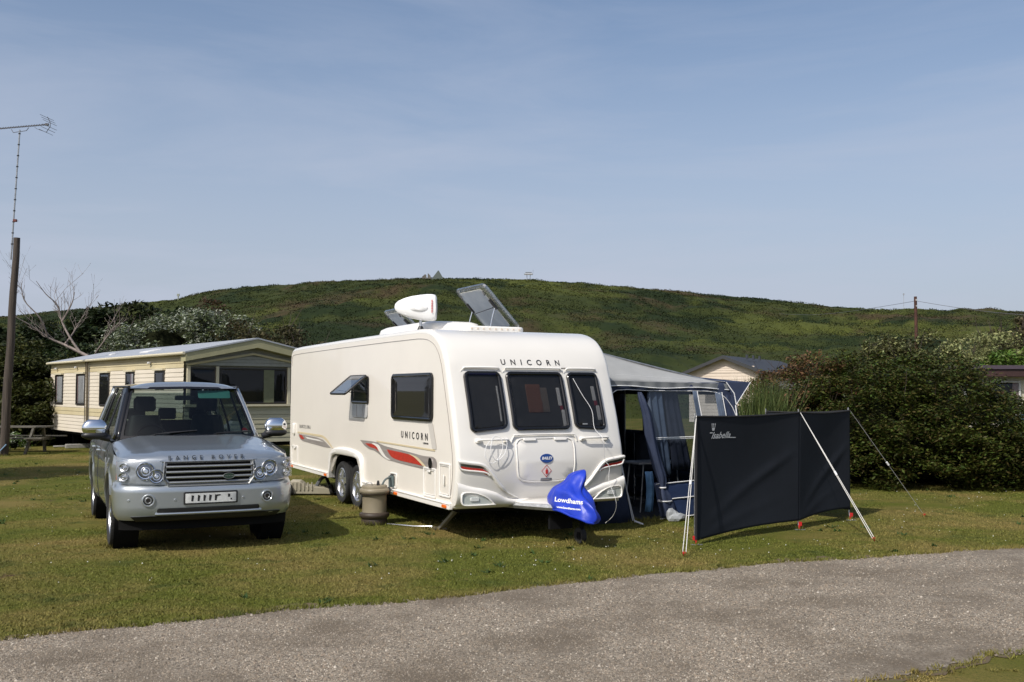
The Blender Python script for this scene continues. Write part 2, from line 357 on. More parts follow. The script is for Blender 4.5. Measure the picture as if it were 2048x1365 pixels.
# short turf blades
def on_road(x, y): return (y > ynear_a(x)-.01) & (y < yfar_a(x)+.01)
def blades(name, N, y0, y1, h0, h1, w, pw=1.6):
    u = rng.random(N); y = (y0**(1-pw)+(y1**(1-pw)-y0**(1-pw))*u)**(1/(1-pw)); x = rng.uniform(-.57, .57, N)*y
    bald = fbm(x*.9+50, y*.9+50, 5, 31) > .645
    ok = (~on_road(x, y)) & ~bald
    e = np.minimum(abs(y-yfar_a(x)), abs(y-ynear_a(x))); ok &= (e > .22) | (rng.random(N) < .45)
    x = x[ok]; y = y[ok]; M = x.size
    a = rng.uniform(0, 6.28, M); h = rng.uniform(h0, h1, M)*(.6+.8*fbm(x*2.2, y*2.2, 3, 41)); l = rng.normal(0, .9, (M, 2))*h[:, None]
    dx = np.cos(a)*w/2*(.7+y/16); dy = np.sin(a)*w/2*(.7+y/16)
    V = np.zeros((M, 3, 3)); V[:, 0] = np.c_[x-dx, y-dy, x*0-.002]; V[:, 1] = np.c_[x+dx, y+dy, x*0-.002]; V[:, 2] = np.c_[x+l[:, 0], y+l[:, 1], h]
    return tag(bigmesh(name, V.reshape(-1, 3), np.arange(M*3).reshape(-1, 3), blm), 'short patchy green and straw turf of the pitch', 'grass', kind='stuff')
blades('turf', 540000, 5.2, 34, .006, .017, .0085)
# longer blades left by the mower: round wheels, legs and posts, and along the road edge
def contact(name, spots, lab, h0=.03, h1=.075):
    P = []
    for X, Y, rr, k in spots:
        a = rng.uniform(0, 6.28, k); q = rr*(1+rng.normal(0, .16, k)); P.append(np.c_[X+q*np.cos(a), Y+q*np.sin(a)])
    P = np.concatenate(P); M = len(P); x, y = P[:, 0], P[:, 1]; a = rng.uniform(0, 6.28, M); h = rng.uniform(h0, h1, M); l = rng.normal(0, .45, (M, 2))*h[:, None]; w = .006
    V = np.zeros((M, 3, 3)); V[:, 0] = np.c_[x-np.cos(a)*w, y-np.sin(a)*w, x*0]; V[:, 1] = np.c_[x+np.cos(a)*w, y+np.sin(a)*w, x*0]; V[:, 2] = np.c_[x+l[:, 0], y+l[:, 1], h]
    return tag(bigmesh(name, V.reshape(-1, 3), np.arange(M*3).reshape(-1, 3), blm), lab, 'grass', kind='stuff')
def lw(O, a, x, y): return (O[0]+x*math.cos(a)-y*math.sin(a), O[1]+x*math.sin(a)+y*math.cos(a))
sp_l = []
for x_, y_ in ((-.84, .87), (.84, .87), (-.84, 3.75), (.84, 3.75)): sp_l.append((*lw((-3.286, 10.96), .455, x_, y_), .17, 320))
for x_, y_ in ((-1.02, 3.86), (-1.02, 4.62), (-.88, 1.3), (.13, -.57)): sp_l.append((*lw((.415, 12.02), .468, x_, y_), .12, 200))
sp_l.append((*lw((.415, 12.02), .468, -1.42, 2.12), .18, 300))
for X0, Y0 in ((2.11, 11.53), (3.65, 12.79), (4.62, 13.74), (1.84, 10.76), (4.26, 11.86), (5.79, 14.14)): sp_l.append((X0, Y0, .05, 60))
for q_ in np.linspace(1.75, 3.75, 14): sp_l.append((*lw((.415, 12.02), .468, q_, .80), .08, 60))
sp_l.append((-13.7, 26.9, .2, 250))
contact('long_grass', sp_l, 'longer grass blades standing round wheels, legs and posts')
xe_ = rng.uniform(-6.5, 9, 2600); fe = rng.random(2600) < .75; ye_ = np.where(fe, yfar_a(xe_)+np.abs(rng.normal(0, .07, 2600))-.05, ynear_a(xe_)-np.abs(rng.normal(0, .07, 2600))+.05)
contact('edge_tufts', [(a_, b_, rng.uniform(.008, .03), 7) for a_, b_ in zip(xe_, ye_)], 'ragged grass tufts creeping over the gravel edge', .015, .045)
# weeds and clover rosettes
def tufts(name, N, lab):
    y = rng.uniform(8, 24, N*3); x = rng.uniform(-.55, .55, N*3)*y; ok = ~on_road(x, y) & (fbm(x*.5, y*.5, 3, 77) > .5); x = x[ok][:N]; y = y[ok][:N]; V = []; 
    for X, Y in zip(x, y):
        k = 9; rr = rng.uniform(.03, .09)
        for q in range(k):
            a = rng.uniform(0, 6.28); l = rr*rng.uniform(.6, 1.2); px, py = X+rng.normal(0, rr*.4), Y+rng.normal(0, rr*.4); w = .014
            V += [(px-math.sin(a)*w, py+math.cos(a)*w, .004), (px+math.sin(a)*w, py-math.cos(a)*w, .004), (px+math.cos(a)*l, py+math.sin(a)*l, rng.uniform(.02, .05))]
    V = np.array(V); m = leafmat('weed_leaf', (.05, .095, .022), .6, .3)
    return tag(bigmesh(name, V, np.arange(len(V)).reshape(-1, 3), m), lab, 'weeds', kind='stuff')
tufts('weeds', 170, 'darker green low weeds scattered through the turf')
# daisies
N = 900; y = rng.uniform(9.5, 26, N); x = rng.uniform(-.1, .56, N)*y; 
xl = rng.uniform(-.55, -.1, 200); yl = rng.uniform(9, 24, 200); x = np.r_[x, xl*yl]; y = np.r_[y, yl]
ok = ~on_road(x, y) & (fbm(x*.8, y*.8, 3, 99) > .47); x = x[ok]; y = y[ok]; M = x.size
r = rng.uniform(.003, .0085, M)
U8 = np.array([(1, 0, 0), (0, 1, 0), (-1, 0, 0), (0, -1, 0), (0, 0, .8), (0, 0, -.8)]); F8 = np.array([(0, 1, 4), (1, 2, 4), (2, 3, 4), (3, 0, 4), (1, 0, 5), (2, 1, 5), (3, 2, 5), (0, 3, 5)])
V = (np.c_[x, y, np.full(M, .022)][:, None]+U8[None]*r[:, None, None]).reshape(-1, 3)
tag(bigmesh('daisies', V, (np.arange(M)[:, None, None]*6+F8).reshape(-1, 3), mat('daisy_white', (.75, .74, .68), .7)), 'tiny white daisies dotted over the grass', 'flowers', kind='stuff')
# loose stones on the road
N = 190000; u = rng.random(N); y = (4.8**-.8+(15**-.8-4.8**-.8)*u)**(1/-.8); x = rng.uniform(-.57, .57, N)*y
ok = (y > ynear_a(x)-.06) & (y < yfar_a(x)+.05) & (fbm(x*.7, y*.7, 4, 60) > .25+.3*rng.random(N)); x = x[ok]; y = y[ok]; M = x.size
r = rng.uniform(.0025, .0070, M)*(1+(rng.random(M) < .05)*.8)*(.8+y/24); a = rng.uniform(0, 6.28, M); V = np.zeros((M, 5, 3))
for q in range(4):
    t = a+q*math.pi/2+rng.uniform(-.4, .4, M); V[:, q] = np.c_[x+r*np.cos(t)*rng.uniform(.8, 1.3, M), y+r*np.sin(t), np.full(M, .007)+rng.uniform(-.001, .003, M)]
V[:, 4] = np.c_[x+rng.normal(0, .3, M)*r, y+rng.normal(0, .3, M)*r, .008+r*rng.uniform(.7, 1.3, M)]
F = np.array([(0, 1, 4), (1, 2, 4), (2, 3, 4), (3, 0, 4)])
sm, n, p = newmat('stones', .75, .4)
g = n.nodes.new('ShaderNodeNewGeometry'); cr = n.nodes.new('ShaderNodeValToRGB'); n.links.new(g.outputs['Random Per Island'], cr.inputs[0])
cr.color_ramp.elements[0].color = (.08, .066, .055, 1); cr.color_ramp.elements[1].color = (.50, .445, .37, 1)
for pos, cc in ((.3, (.20, .158, .115)), (.5, (.285, .235, .175)), (.62, (.24, .185, .135)), (.85, (.36, .31, .245))):
    e = cr.color_ramp.elements.new(pos); e.color = (*cc, 1)
n.links.new(ramp_mix(n, noise_n(n, 1.1, 5, .6), cr.outputs[0], (.13, .108, .08), .42, .80), p.inputs['Base Color'])
tag(bigmesh('gravel_stones', V.reshape(-1, 3), (np.arange(M)[:, None, None]*5+F).reshape(-1, 3), sm), 'loose grey and brown stones on the gravel road', 'gravel', kind='stuff')

# hill
def px2a(px): return (px-1024)/2000
RIDGE = [(-800, 700), (-200, 660), (0, 640), (80, 632), (200, 622), (280, 612), (350, 602), (420, 583), (500, 574), (600, 568), (700, 563), (820, 559), (870, 557), (1000, 560), (1060, 560), (1150, 568), (1300, 580), (1400, 588), (1500, 597), (1560, 600), (1640, 609), (1720, 616), (1800, 621), (1900, 627), (2048, 630), (2300, 640), (2900, 690)]
RA = [px2a(q[0]) for q in RIDGE]; RZ = [(785-q[1])/2000*220 for q in RIDGE]
def hill_z(A, Y):
    t = np.clip((Y-62)/(220-62), 0, None); g = np.where(t <= 1, t*(.82+.18*t), 1-(t-1)*1.2)
    X = A*Y; zr = np.interp(A, RA, RZ)
    low = fbm(X/28+5, Y/28, 3, 8)-.5; mid = fbm(X/7, Y/7, 4, 9)-.5; fine = fbm(X/1.6, Y/1.6, 3, 10)-.5
    e = np.clip(t*6, 0, 1); near_ridge = np.clip((1.05-t)*4, .12, 1)
    return 1.75*np.clip(t, 0, 1)+zr*g+e*(low*6.0*near_ridge+mid*1.8*np.clip(near_ridge, .3, 1)+fine*.5)-.4*(1-e)
A_ = np.linspace(-.85, .85, 820); Yh = np.concatenate([np.linspace(60, 224, 270), np.linspace(230, 330, 12)])
AA, YY = np.meshgrid(A_, Yh, indexing='ij'); ZZ = hill_z(AA, YY)
V = np.stack([AA*YY, YY, ZZ], -1).reshape(-1, 3); na, ny = AA.shape
I = np.arange(na*ny).reshape(na, ny); F = np.stack([I[:-1, :-1], I[1:, :-1], I[1:, 1:], I[:-1, 1:]], -1).reshape(-1, 4)
def hill_col(n):
    a = ramp_mix(n, noise_n(n, .022, 6, .55, dist=.5), (.033, .042, .012), (.070, .080, .018), .46, .62)
    a = ramp_mix(n, noise_n(n, .055, 7, .62, dist=.5), a, (.016, .025, .009), .49, .555)
    return ramp_mix(n, noise_n(n, .038, 8, .68, dist=.9), a, (.056, .042, .022), .53, .64)
hm, n, p = newmat('hill_scrub_ground', .95, .1); n.links.new(ramp_mix(n, noise_n(n, 1.2, 5, .7), hill_col(n), (.022, .03, .010), .5, .8), p.inputs['Base Color'])
tag(bigmesh('hill', V, F, hm, True), kind='structure')
hb, n, p = newmat('hill_scrub', .9, .15); h = n.nodes.new('ShaderNodeHueSaturation'); g = n.nodes.new('ShaderNodeNewGeometry')
a = n.nodes.new('ShaderNodeMapRange'); a.inputs[3].default_value = .65; a.inputs[4].default_value = 1.4; n.links.new(g.outputs['Random Per Island'], a.inputs[0])
n.links.new(a.outputs[0], h.inputs['Value']); n.links.new(hill_col(n), h.inputs['Color']); n.links.new(h.outputs[0], p.inputs['Base Color'])
N = 420000; Y = 64+160*rng.random(N)**.8; A = rng.uniform(-.60, .60, N); X = A*Y; Z = hill_z(A, Y)
cl = fbm(X/2.2+9, Y/2.2, 3, 71); keep = cl > .36+.16*rng.random(N); X, Y, Z, A, cl = X[keep], Y[keep], Z[keep], A[keep], cl[keep]; N = X.size
h = (cl-.36)*1.9*rng.random(N)*np.where(Y > 190, .45, 1)
P = np.stack([X, Y, Z+h], -1); nr = rng.normal(size=(N, 3)); nr[:, 2] = abs(nr[:, 2])+.5; nr /= np.linalg.norm(nr, axis=1)[:, None]
t = np.cross(nr, rng.normal(size=(N, 3))); t /= np.linalg.norm(t, axis=1)[:, None]; b = np.cross(nr, t); s = (.05+.09*rng.random(N))[:, None]*(.35+Y/220)[:, None]
V = np.stack([P-t*s, P-b*s*.6, P+t*s, P+b*s*.6], 1).reshape(-1, 3)
tag(bigmesh('hill_scrub', V, np.arange(N*4).reshape(-1, 4), hb), 'low gorse and heather scrub covering the hillside', 'scrub', kind='stuff')
bmi = bmesh.new(); bmesh.ops.create_icosphere(bmi, subdivisions=2, radius=1); IV2 = np.array([v.co[:] for v in bmi.verts]); IF2 = np.array([[v.index for v in f.verts] for f in bmi.faces]); bmi.free()

# ------------------------------------------------------------------ foliage
def leaves(blobs, n, size, clump=.28, nclump=220, up=.5, inner=.25, zmin=.02, droop=0, rough=.12):
    B = np.array(blobs, float); C = []; tries = 0
    area = np.array([b[3]*b[4]+b[4]*b[5]+b[3]*b[5] for b in B]); area /= area.sum()
    while len(C) < nclump and tries < nclump*30:
        tries += 1; k = rng.choice(len(B), p=area); d = rng.normal(size=3); d /= np.linalg.norm(d)
        s = rng.uniform(.55, .86) if rng.random() < inner else rng.uniform(.86, 1.0+rough)
        q = B[k, :3]+d*B[k, 3:6]*s
        if q[2] < zmin: continue
        ins = False
        for m in range(len(B)):
            if m != k and (((q-B[m, :3])/B[m, 3:6])**2).sum() < .5: ins = True; break
        if ins: continue
        C.append((*q, rng.uniform(.6, 1.35)*clump))
    C = np.array(C); k = rng.integers(0, len(C), n); d = rng.normal(size=(n, 3)); d /= np.linalg.norm(d, axis=1)[:, None]
    P = C[k, :3]+d*(rng.random(n)**.45)[:, None]*C[k, 3:4]*np.array([1.15, 1.15, .62])
    P = P[P[:, 2] > zmin]; n = len(P)
    nr = rng.normal(size=(n, 3)); nr[:, 2] = abs(nr[:, 2])+up*1.5; nr /= np.linalg.norm(nr, axis=1)[:, None]
    t = np.cross(nr, rng.normal(size=(n, 3))); t /= np.linalg.norm(t, axis=1)[:, None]; b = np.cross(nr, t)
    s = size*rng.uniform(.6, 1.3, n)[:, None]
    V = np.stack([P-t*s, P-b*s*.42+nr*s*.1, P+t*s, P+b*s*.42+nr*s*.1], 1).reshape(-1, 3)
    return V, np.arange(n*4).reshape(-1, 4), C
def core(blobs, m, parent, k=.72, name='shade_core'):  # dark blobs inside the crown stand for its inner shade and stop see-through
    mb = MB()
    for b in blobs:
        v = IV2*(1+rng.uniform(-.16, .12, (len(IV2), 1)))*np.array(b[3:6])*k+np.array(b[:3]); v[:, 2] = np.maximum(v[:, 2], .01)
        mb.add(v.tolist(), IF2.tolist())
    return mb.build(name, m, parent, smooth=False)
def plant(name, label, cat, base, blobs, n, size, m, clump=.28, nclump=220, trunk=None, group=None, corek=.6, corem=None, twigs=0, **kw):
    t = thing(name, label, cat, (0, 0, 0), 0, group)
    V, F, C = leaves(blobs, n, size, clump, nclump, **kw)
    o = bigmesh('crown', V, F, m); o.parent = t
    if isinstance(m, list):
        o.data.polygons.foreach_set('material_index', (rng.random(len(F)) < .3).astype(np.int32))
    if corek: core(blobs, corem or mat('twig_shade', (.014, .016, .008), 1.0, var=.5, vscale=6, spec=0), t, corek)
    mb = MB(); base = Vector(base); r0 = trunk or .12
    cx = sum(b[0] for b in blobs)/len(blobs); cy = sum(b[1] for b in blobs)/len(blobs); cz = sum(b[2] for b in blobs)/len(blobs)
    top = Vector((cx, cy, cz+.1)); mid = base.lerp(top, .5)+Vector((.08, .03, 0))
    mb.tube([base-Vector((0, 0, .05)), mid, top], [r0, r0*.8, r0*.5], 8)
    for b in blobs:
        q = Vector(b[:3]); mb.tube([mid, (mid+q)/2+Vector((0, 0, .1)), q+Vector((0, 0, b[5]*.5))], [r0*.55, r0*.4, r0*.12], 6)
    mb.build('trunk', bark, t); mb = MB()
    for _ in range(twigs):
        c = C[rng.integers(len(C))]; q = Vector(c[:3]); d = Vector((rng.normal(0, .3), rng.normal(0, .3), rng.uniform(.4, 1))).normalized()*rng.uniform(.5, 1.3)*c[3]*2
        mb.tube([q, q+d*.5+Vector((rng.normal(0, .03), 0, 0)), q+d], [.012*r0/.1, .009*r0/.1, .003], 4)
    if twigs: mb.build('twigs', bark, t)['kind'] = 'stuff'
    return t
LF = dict(
 hedge=leafmat('leaf_hedge', (.056, .080, .014), .5, .6), hedgeb=leafmat('leaf_hedge_brown', (.15, .09, .038), .6, .5),
 silver=leafmat('leaf_silver', (.10, .13, .055), .5, .5), silver2=leafmat('leaf_silver_underside', (.42, .46, .36), .6, .3),
 dk=leafmat('leaf_dark', (.022, .036, .012), .6, .5), olive=leafmat('leaf_olive', (.075, .07, .028), .6, .5),
 conifer=leafmat('leaf_conifer', (.045, .055, .012), .6, .55), pale=leafmat('leaf_pale', (.25, .27, .11), .55, .45), bright=leafmat('leaf_bright', (.09, .16, .025), .5, .4))
def X_(px, Y): return (px-1024)/2000*Y
def Z_(py, Y): return (784-py)/2000*Y+1.75
# dark wood along the foot of the hill, left
for i, (px, py, Y, w, lab) in enumerate(((-60, 632, 84, 5.0, 'dark broad tree at the left edge behind the wooden pole'), (45, 634, 78, 4.2, 'dark low round tree right behind the bare white branches'), (125, 622, 80, 4.0, 'dark round tree above the far end of the cream holiday home'),
        (190, 612, 76, 3.6, 'dark bushy tree between the bare tree and the tallest dark crown'), (250, 597, 78, 4.4, 'tallest dark rounded tree on the left skyline'), (318, 606, 82, 4.2, 'dark flat topped tree where the wood meets the hill'))):
    X = X_(px, Y); z = Z_(py, Y)*.93
    bl = [(X, Y, z*.60, w*.8, 3.2, z*.40), (X-w*.5, Y+.5, z*.42, w*.6, 2.6, z*.36), (X+w*.5, Y-.8, z*.44, w*.62, 2.6, z*.34), (X+.3, Y-1.5, z*.3, w*.8, 2.4, z*.3)]
    plant('dark_tree', lab, 'tree', (X, Y, 0), bl, 9000, .26, LF['dk'] if i % 2 else leafmat('leaf_dark_olive', (.032, .042, .014), .6, .5), clump=1.0, nclump=90, trunk=.3, group='dark trees below the hill', rough=.06)
# silver-leaved bush behind the static caravan
def shrub(name, lab, cat, Y, pts, n, size, m, ry=2.0, **k):
    bl = [(X_(px, Y), Y+dy, Z_(py, Y)-rz, rx, ry, rz) for px, py, rx, rz, dy in pts]
    return plant(name, lab, cat, (bl[0][0], Y, 0), bl, n, size, m, **k)
shrub('silver_leaved_bush', 'large silvery green bush behind the grey roof of the holiday home', 'bush', 38, [(390, 612, 1.9, 2.2, 0), (310, 642, 1.6, 1.9, 0), (455, 640, 1.6, 2.0, 0), (255, 672, 1.3, 1.5, .3), (350, 640, 1.6, 1.4, -1.2)], 46000, .075, [LF['silver'], LF['silver2']], clump=.42, nclump=300, trunk=.16, twigs=60, corek=.6)
shrub('olive_bush', 'dull olive brown bush between the silvery bush and the white caravan', 'bush', 37, [(520, 655, 1.6, 2.0, 0), (570, 668, 1.3, 1.9, .5), (480, 650, 1.1, 2.0, .3), (620, 690, 1.2, 1.6, .5)], 20000, .075, LF['olive'], clump=.4, nclump=220, trunk=.14, twigs=90)
shrub('reddish_bush', 'reddish brown topped shrub peeping over the silvery bush', 'bush', 44, [(412, 606, 1.0, 2.5, 0), (440, 628, 1.3, 2.4, 0)], 9000, .08, leafmat('leaf_red_olive', (.085, .055, .028), .6, .5), clump=.4, nclump=110, trunk=.14)
shrub('dark_conifer', 'dark spreading conifer beside the wooden pole', 'tree', 33, [(70, 700, 1.5, 1.7, 0), (20, 690, 1.4, 2.0, .3), (110, 735, 1.2, 1.3, 0), (-40, 700, 1.5, 2, 0), (60, 790, 1.6, 1.0, -.3), (140, 740, .9, 1.5, .6), (10, 860, 1.3, .8, .5)], 34000, .085, LF['conifer'], clump=.42, nclump=260, trunk=.2, corek=.7)
shrub('ivy_shrub', 'green leafy shrub between the dark conifer and the holiday home roof', 'bush', 35.5, [(165, 700, 1.2, 1.6, 0), (110, 715, 1.1, 1.5, 0)], 9000, .09, leafmat('leaf_ivy', (.04, .062, .018), .5, .5), clump=.4, nclump=90, trunk=.12)
shrub('flowering_weed', 'low pale flowering plant at the foot of the dark conifer', 'plant', 29.5, [(32, 872, .33, .28, 0)], 900, .04, [LF['bright'], LF['silver2']], ry=.3, clump=.15, nclump=30, trunk=.02, corek=.5)
# right-hand bush
t_ = plant('big_bush', 'big dense dark green layered bush behind the windbreak', 'bush', (8, 20, 0),
      [(7.0, 20.0, 1.0, 1.35, 2.3, 1.42), (8.3, 20.1, 1.0, 1.45, 2.5, 1.42), (9.5, 19.8, .50, 1.3, 2.3, 1.12), (10.6, 19.4, .10, 1.3, 2.0, .85), (7.7, 19.2, .55, 1.6, 1.7, 1.0), (9.2, 19.0, .4, 1.6, 1.6, .85), (6.5, 19.6, .45, 1.0, 1.9, .95)],
      125000, .042, [LF['hedge'], leafmat('leaf_hedge_olive', (.078, .070, .018), .55, .5)], clump=.26, nclump=900, trunk=.045, corek=.50, twigs=60, up=1.0, rough=.05)
plant('rust_tipped_bush', 'rusty brown tipped shrub beside the reeds', 'bush', (5.75, 20.2, 0), [(5.65, 20.3, 1.1, .75, 1.4, 1.25), (6.4, 20.8, 1.3, .8, 1.3, 1.25), (5.35, 20.0, .5, .7, 1.1, .9), (5.45, 20.8, 1.0, .6, 1.0, 1.15)], 30000, .04, [LF['hedgeb'], LF['hedge']], clump=.24, nclump=260, trunk=.05, twigs=130, rough=.08)
plant('tall_shrub', 'tall shrub with pale leaf tips rising behind the big bush', 'bush', (9.2, 23.2, 0), [(8.8, 22.6, 1.75, .95, 1.2, 1.25), (8.2, 22.4, 1.4, .8, 1, 1.2), (9.4, 22.7, 1.35, .8, 1, 1.1)], 26000, .05, [leafmat('leaf_tall', (.07, .072, .022), .55, .5), LF['pale']], clump=.27, nclump=190, trunk=.05, twigs=80)
shrub('pale_bush', 'pale green feathery bush left of the brown shrub at the right edge', 'bush', 32, [(1935, 680, 1.0, 1.7, 0), (1985, 662, .9, 1.9, 0), (1890, 702, .7, 1.3, 0)], 16000, .065, LF['pale'], ry=1.4, clump=.34, nclump=130, trunk=.1, twigs=60)
shrub('brown_bush', 'brownish twiggy bush at the right edge below the hill', 'bush', 34, [(2040, 648, 1.1, 2.2, 0), (2090, 650, 1.3, 2.2, 0), (2000, 668, .8, 1.9, 0)], 14000, .07, leafmat('leaf_brown', (.11, .095, .045), .6, .4), ry=1.5, clump=.36, nclump=130, trunk=.12, twigs=140)
shrub('bright_bush', 'bright green leafy bush above the brown roof', 'bush', 30.5, [(2005, 712, .7, .8, 0), (2050, 700, .8, 1.0, 0)], 7000, .07, LF['bright'], ry=1.0, clump=.3, nclump=60, trunk=.08)
# unseen tree added to cast the shadow over the grass on the left
plant('shadow_tree', 'unseen tree added outside the left edge to shade the grass', 'tree', (-13.6, 17.6, 0), [(-13.6, 17.6, 4.2, 2.2, 1.3, 1.1), (-12.4, 18.2, 4.7, 1.2, .9, .8), (-15, 17.0, 3.8, 1.6, 1.2, 1.1)], 14000, .11, LF['dk'], clump=.5, nclump=110, trunk=.2, corek=.6)
# reeds
t = thing('reed_clump', 'clump of tall green reeds behind the corner of the awning', 'reeds', (4.9, 19.3, 0)); N = 1500
x = rng.normal(-.10, .23, N); y = rng.normal(0, .4, N); h = rng.uniform(1.1, 2.15, N); a = rng.uniform(0, 6.28, N); w = .011
lx = rng.normal(.05, .13, N)*h; ly = rng.normal(0, .13, N)*h
V = np.zeros((N, 5, 3)); c_, s_ = np.cos(a)*w, np.sin(a)*w
V[:, 0] = np.c_[x-c_, y-s_, x*0]; V[:, 1] = np.c_[x+c_, y+s_, x*0]; V[:, 2] = np.c_[x+c_*.8+lx*.35, y+s_+ly*.35, h*.6]; V[:, 3] = np.c_[x-c_*.8+lx*.35, y-s_+ly*.35, h*.6]; V[:, 4] = np.c_[x+lx, y+ly, h]
F = np.array([[0, 1, 2], [0, 2, 3], [3, 2, 4]]); o = bigmesh('leaf_blades', V.reshape(-1, 3), (np.arange(N)[:, None, None]*5+F).reshape(-1, 3), leafmat('reed', (.085, .12, .035), .5, .5)); o.parent = t
# dead tree
t = thing('dead_tree', 'bare dead tree with pale forked branches behind the holiday home', 'tree', (0, 0, 0)); mb = MB(); Yd = 34.5
def limb(pts, r0, r1, kids=3, dep=0, Yo=0):
    P = smooth_path([(X_(a, Yd+Yo+c), Yd+Yo+c, Z_(b, Yd)) for a, b, c in pts], 4); m = len(P)
    mb.tube(P, [r0+(r1-r0)*i/(m-1) for i in range(m)], 6)
    for _ in range(kids):
        i = int(rng.uniform(.35, .95)*(m-1)); p0 = P[i]; L = rng.uniform(.35, 1.15)*(1 if dep == 0 else .5)
        d = (P[min(i+1, m-1)]-P[i-1]).normalized(); d = (d+Vector((rng.normal(0, .6), rng.normal(0, .5), rng.uniform(-.1, .8)))).normalized()
        q1 = p0+d*L*.5+Vector((rng.normal(0, .05), 0, .04)); q2 = p0+d*L+Vector((rng.normal(0, .12), 0, .14*L)); rr = (r0+(r1-r0)*i/(m-1))*.42
        mb.tube([p0, q1, q2], [rr, rr*.7, .006], 5)
        for _k in range(3):
            e = (d+Vector((rng.normal(0, .7), rng.normal(0, .5), rng.uniform(0, .8)))).normalized()*L*.45; s0 = q1.lerp(q2, rng.random()); mb.tube([s0, s0+e*.6, s0+e+Vector((0, 0, .05))], [rr*.45, rr*.3, .004], 4)
mb.tube([(X_(192, Yd), Yd, -.05), (X_(196, Yd), Yd, 1.5), (X_(186, Yd), Yd, Z_(722, Yd))], [.16, .13, .10], 8)
limb([(186, 722, 0), (160, 708, .2), (128, 692, .4), (95, 678, .3), (60, 655, 0), (30, 640, -.3)], .065, .014, 9)
limb([(160, 708, .2), (140, 680, .3), (122, 645, .5), (112, 612, .4), (88, 590, .2), (68, 565, 0)], .045, .008, 10)
limb([(186, 722, 0), (192, 708, -.2), (205, 690, -.4), (222, 665, -.5), (238, 650, -.6)], .045, .008, 8)
limb([(122, 645, .5), (140, 610, .4), (146, 585, .4)], .035, .008, 6)
limb([(128, 692, .4), (145, 668, .5), (160, 640, .6), (175, 620, .6)], .04, .008, 8)
limb([(95, 678, .3), (78, 640, 0), (45, 605, -.2), (38, 570, -.2)], .035, .006, 7)
limb([(30, 640, -.3), (20, 610, -.3), (32, 575, -.3)], .02, .006, 5)
mb.build('branches', barkd, t)

# ================================================================== TOURING CARAVAN
CVO, CVA = (.415, 12.02, 0), .468
cvn = thing('touring_caravan', 'white touring caravan with three front windows and open rooflights', 'caravan', CVO, CVA)
LEN, HW = 7.68, 1.14
SIL = [(.34, .37), (.16, .375), (.10, .42), (.05, .55), (.012, .72), (.0, .9), (.02, 1.05), (.06, 1.2), (.13, 1.45), (.20, 1.65), (.27, 1.84), (.33, 2.0), (.37, 2.10), (.43, 2.2), (.50, 2.29), (.60, 2.375), (.72, 2.44), (.88, 2.49), (1.06, 2.52), (1.3, 2.535)]
SILr = [(6.9, 2.53), (7.35, 2.52), (7.5, 2.505), (7.6, 2.46), (7.65, 2.38), (7.67, 2.2), (7.69, 1.2), (7.68, .5), (7.64, .42), (7.5, .37)]
NOTCH = [(5.06, .37), (5.02, .52), (4.97, .66), (4.86, .74), (4.6, .77), (3.86, .77), (3.62, .74), (3.52, .66), (3.47, .52), (3.43, .37)]
yF = lambda z: float(np.interp(z, [q[1] for q in SIL[1:]], [q[0] for q in SIL[1:]]))
def FR(x, z): return yF(z)+.055*(abs(x)/1.14)**3
per = smooth_path([(0, y, z) for y, z in SIL], 3)
per = [(p.y, p.z) for p in per]+[(2.5, 2.54), (4.5, 2.54)]+[(p.y, p.z) for p in smooth_path([(0, y, z) for y, z in SILr], 2)]+NOTCH+[(2.0, .37)]
def outn(i):
    a = per[i-1]; b = per[(i+1) % len(per)]; dy, dz = b[0]-a[0], b[1]-a[1]; l = math.hypot(dy, dz) or 1; return (-dz/l, dy/l)
NR = [outn(i) for i in range(len(per))]
def shell(x, i, e):
    y, z = per[i]; n_ = NR[i]; bulge = .055*(abs(x)/1.14)**3*max(0, min(1, (1.0-y)/.8)) if y < 1 else 0
    return (x, y-n_[0]*e+bulge, z-n_[1]*e)
mb = MB(); rr_ = .055; xsec = [-HW+rr_*(1-math.cos(t)) for t in np.linspace(0, math.pi/2, 6)]; es = [rr_*(1-math.sin(t)) for t in np.linspace(0, math.pi/2, 6)]
XS = list(zip(xsec, es))+[(x, 0) for x in np.linspace(-.98, .98, 23)]+[(-x, e) for x, e in zip(xsec[::-1], es[::-1])]
loops = [[shell(x, i, e) for i in range(len(per))] for x, e in XS]
mb.rings(loops)
mb.build('body', cfront, cvn, ang=50)
for sx in (-1, 1):       # flat side walls, slightly inside the trim
    mb = MB(); pts = [shell(sx*(HW-.001), i, rr_+.001) for i in range(len(per))]; bm = bmesh.new(); bv = [bm.verts.new(p) for p in pts]; bm.faces.new(bv); bmesh.ops.triangulate(bm, faces=bm.faces[:]); bm.verts.index_update()
    mb.add([v.co[:] for v in bm.verts], [[v.index for v in f.verts] for f in bm.faces]); bm.free(); mb.build('side_wall', cwhite, cvn, smooth=False)
    mb = MB(); P = [shell(sx*(HW+.002), i, .125) for i in range(8, 74)]
    P = [p for p in P if p[2] > .42 and p[1] < 7.55 and p[1] > .05 and not (3.2 < p[1] < 5.2 and p[2] < 1)]
    mb.tube(P, .0035, 5); mb.build('trim_line', greys, cvn)
fS = lambda u, v, d: (-HW-.002-d, u, v)           # left side: u = y
fSt = lambda y0, z0: (lambda u, v, d: (-HW-.003-d, y0-u, z0+v))
fF = lambda u, v, d: (u, FR(u, v)-d-.002, v+d*.28)
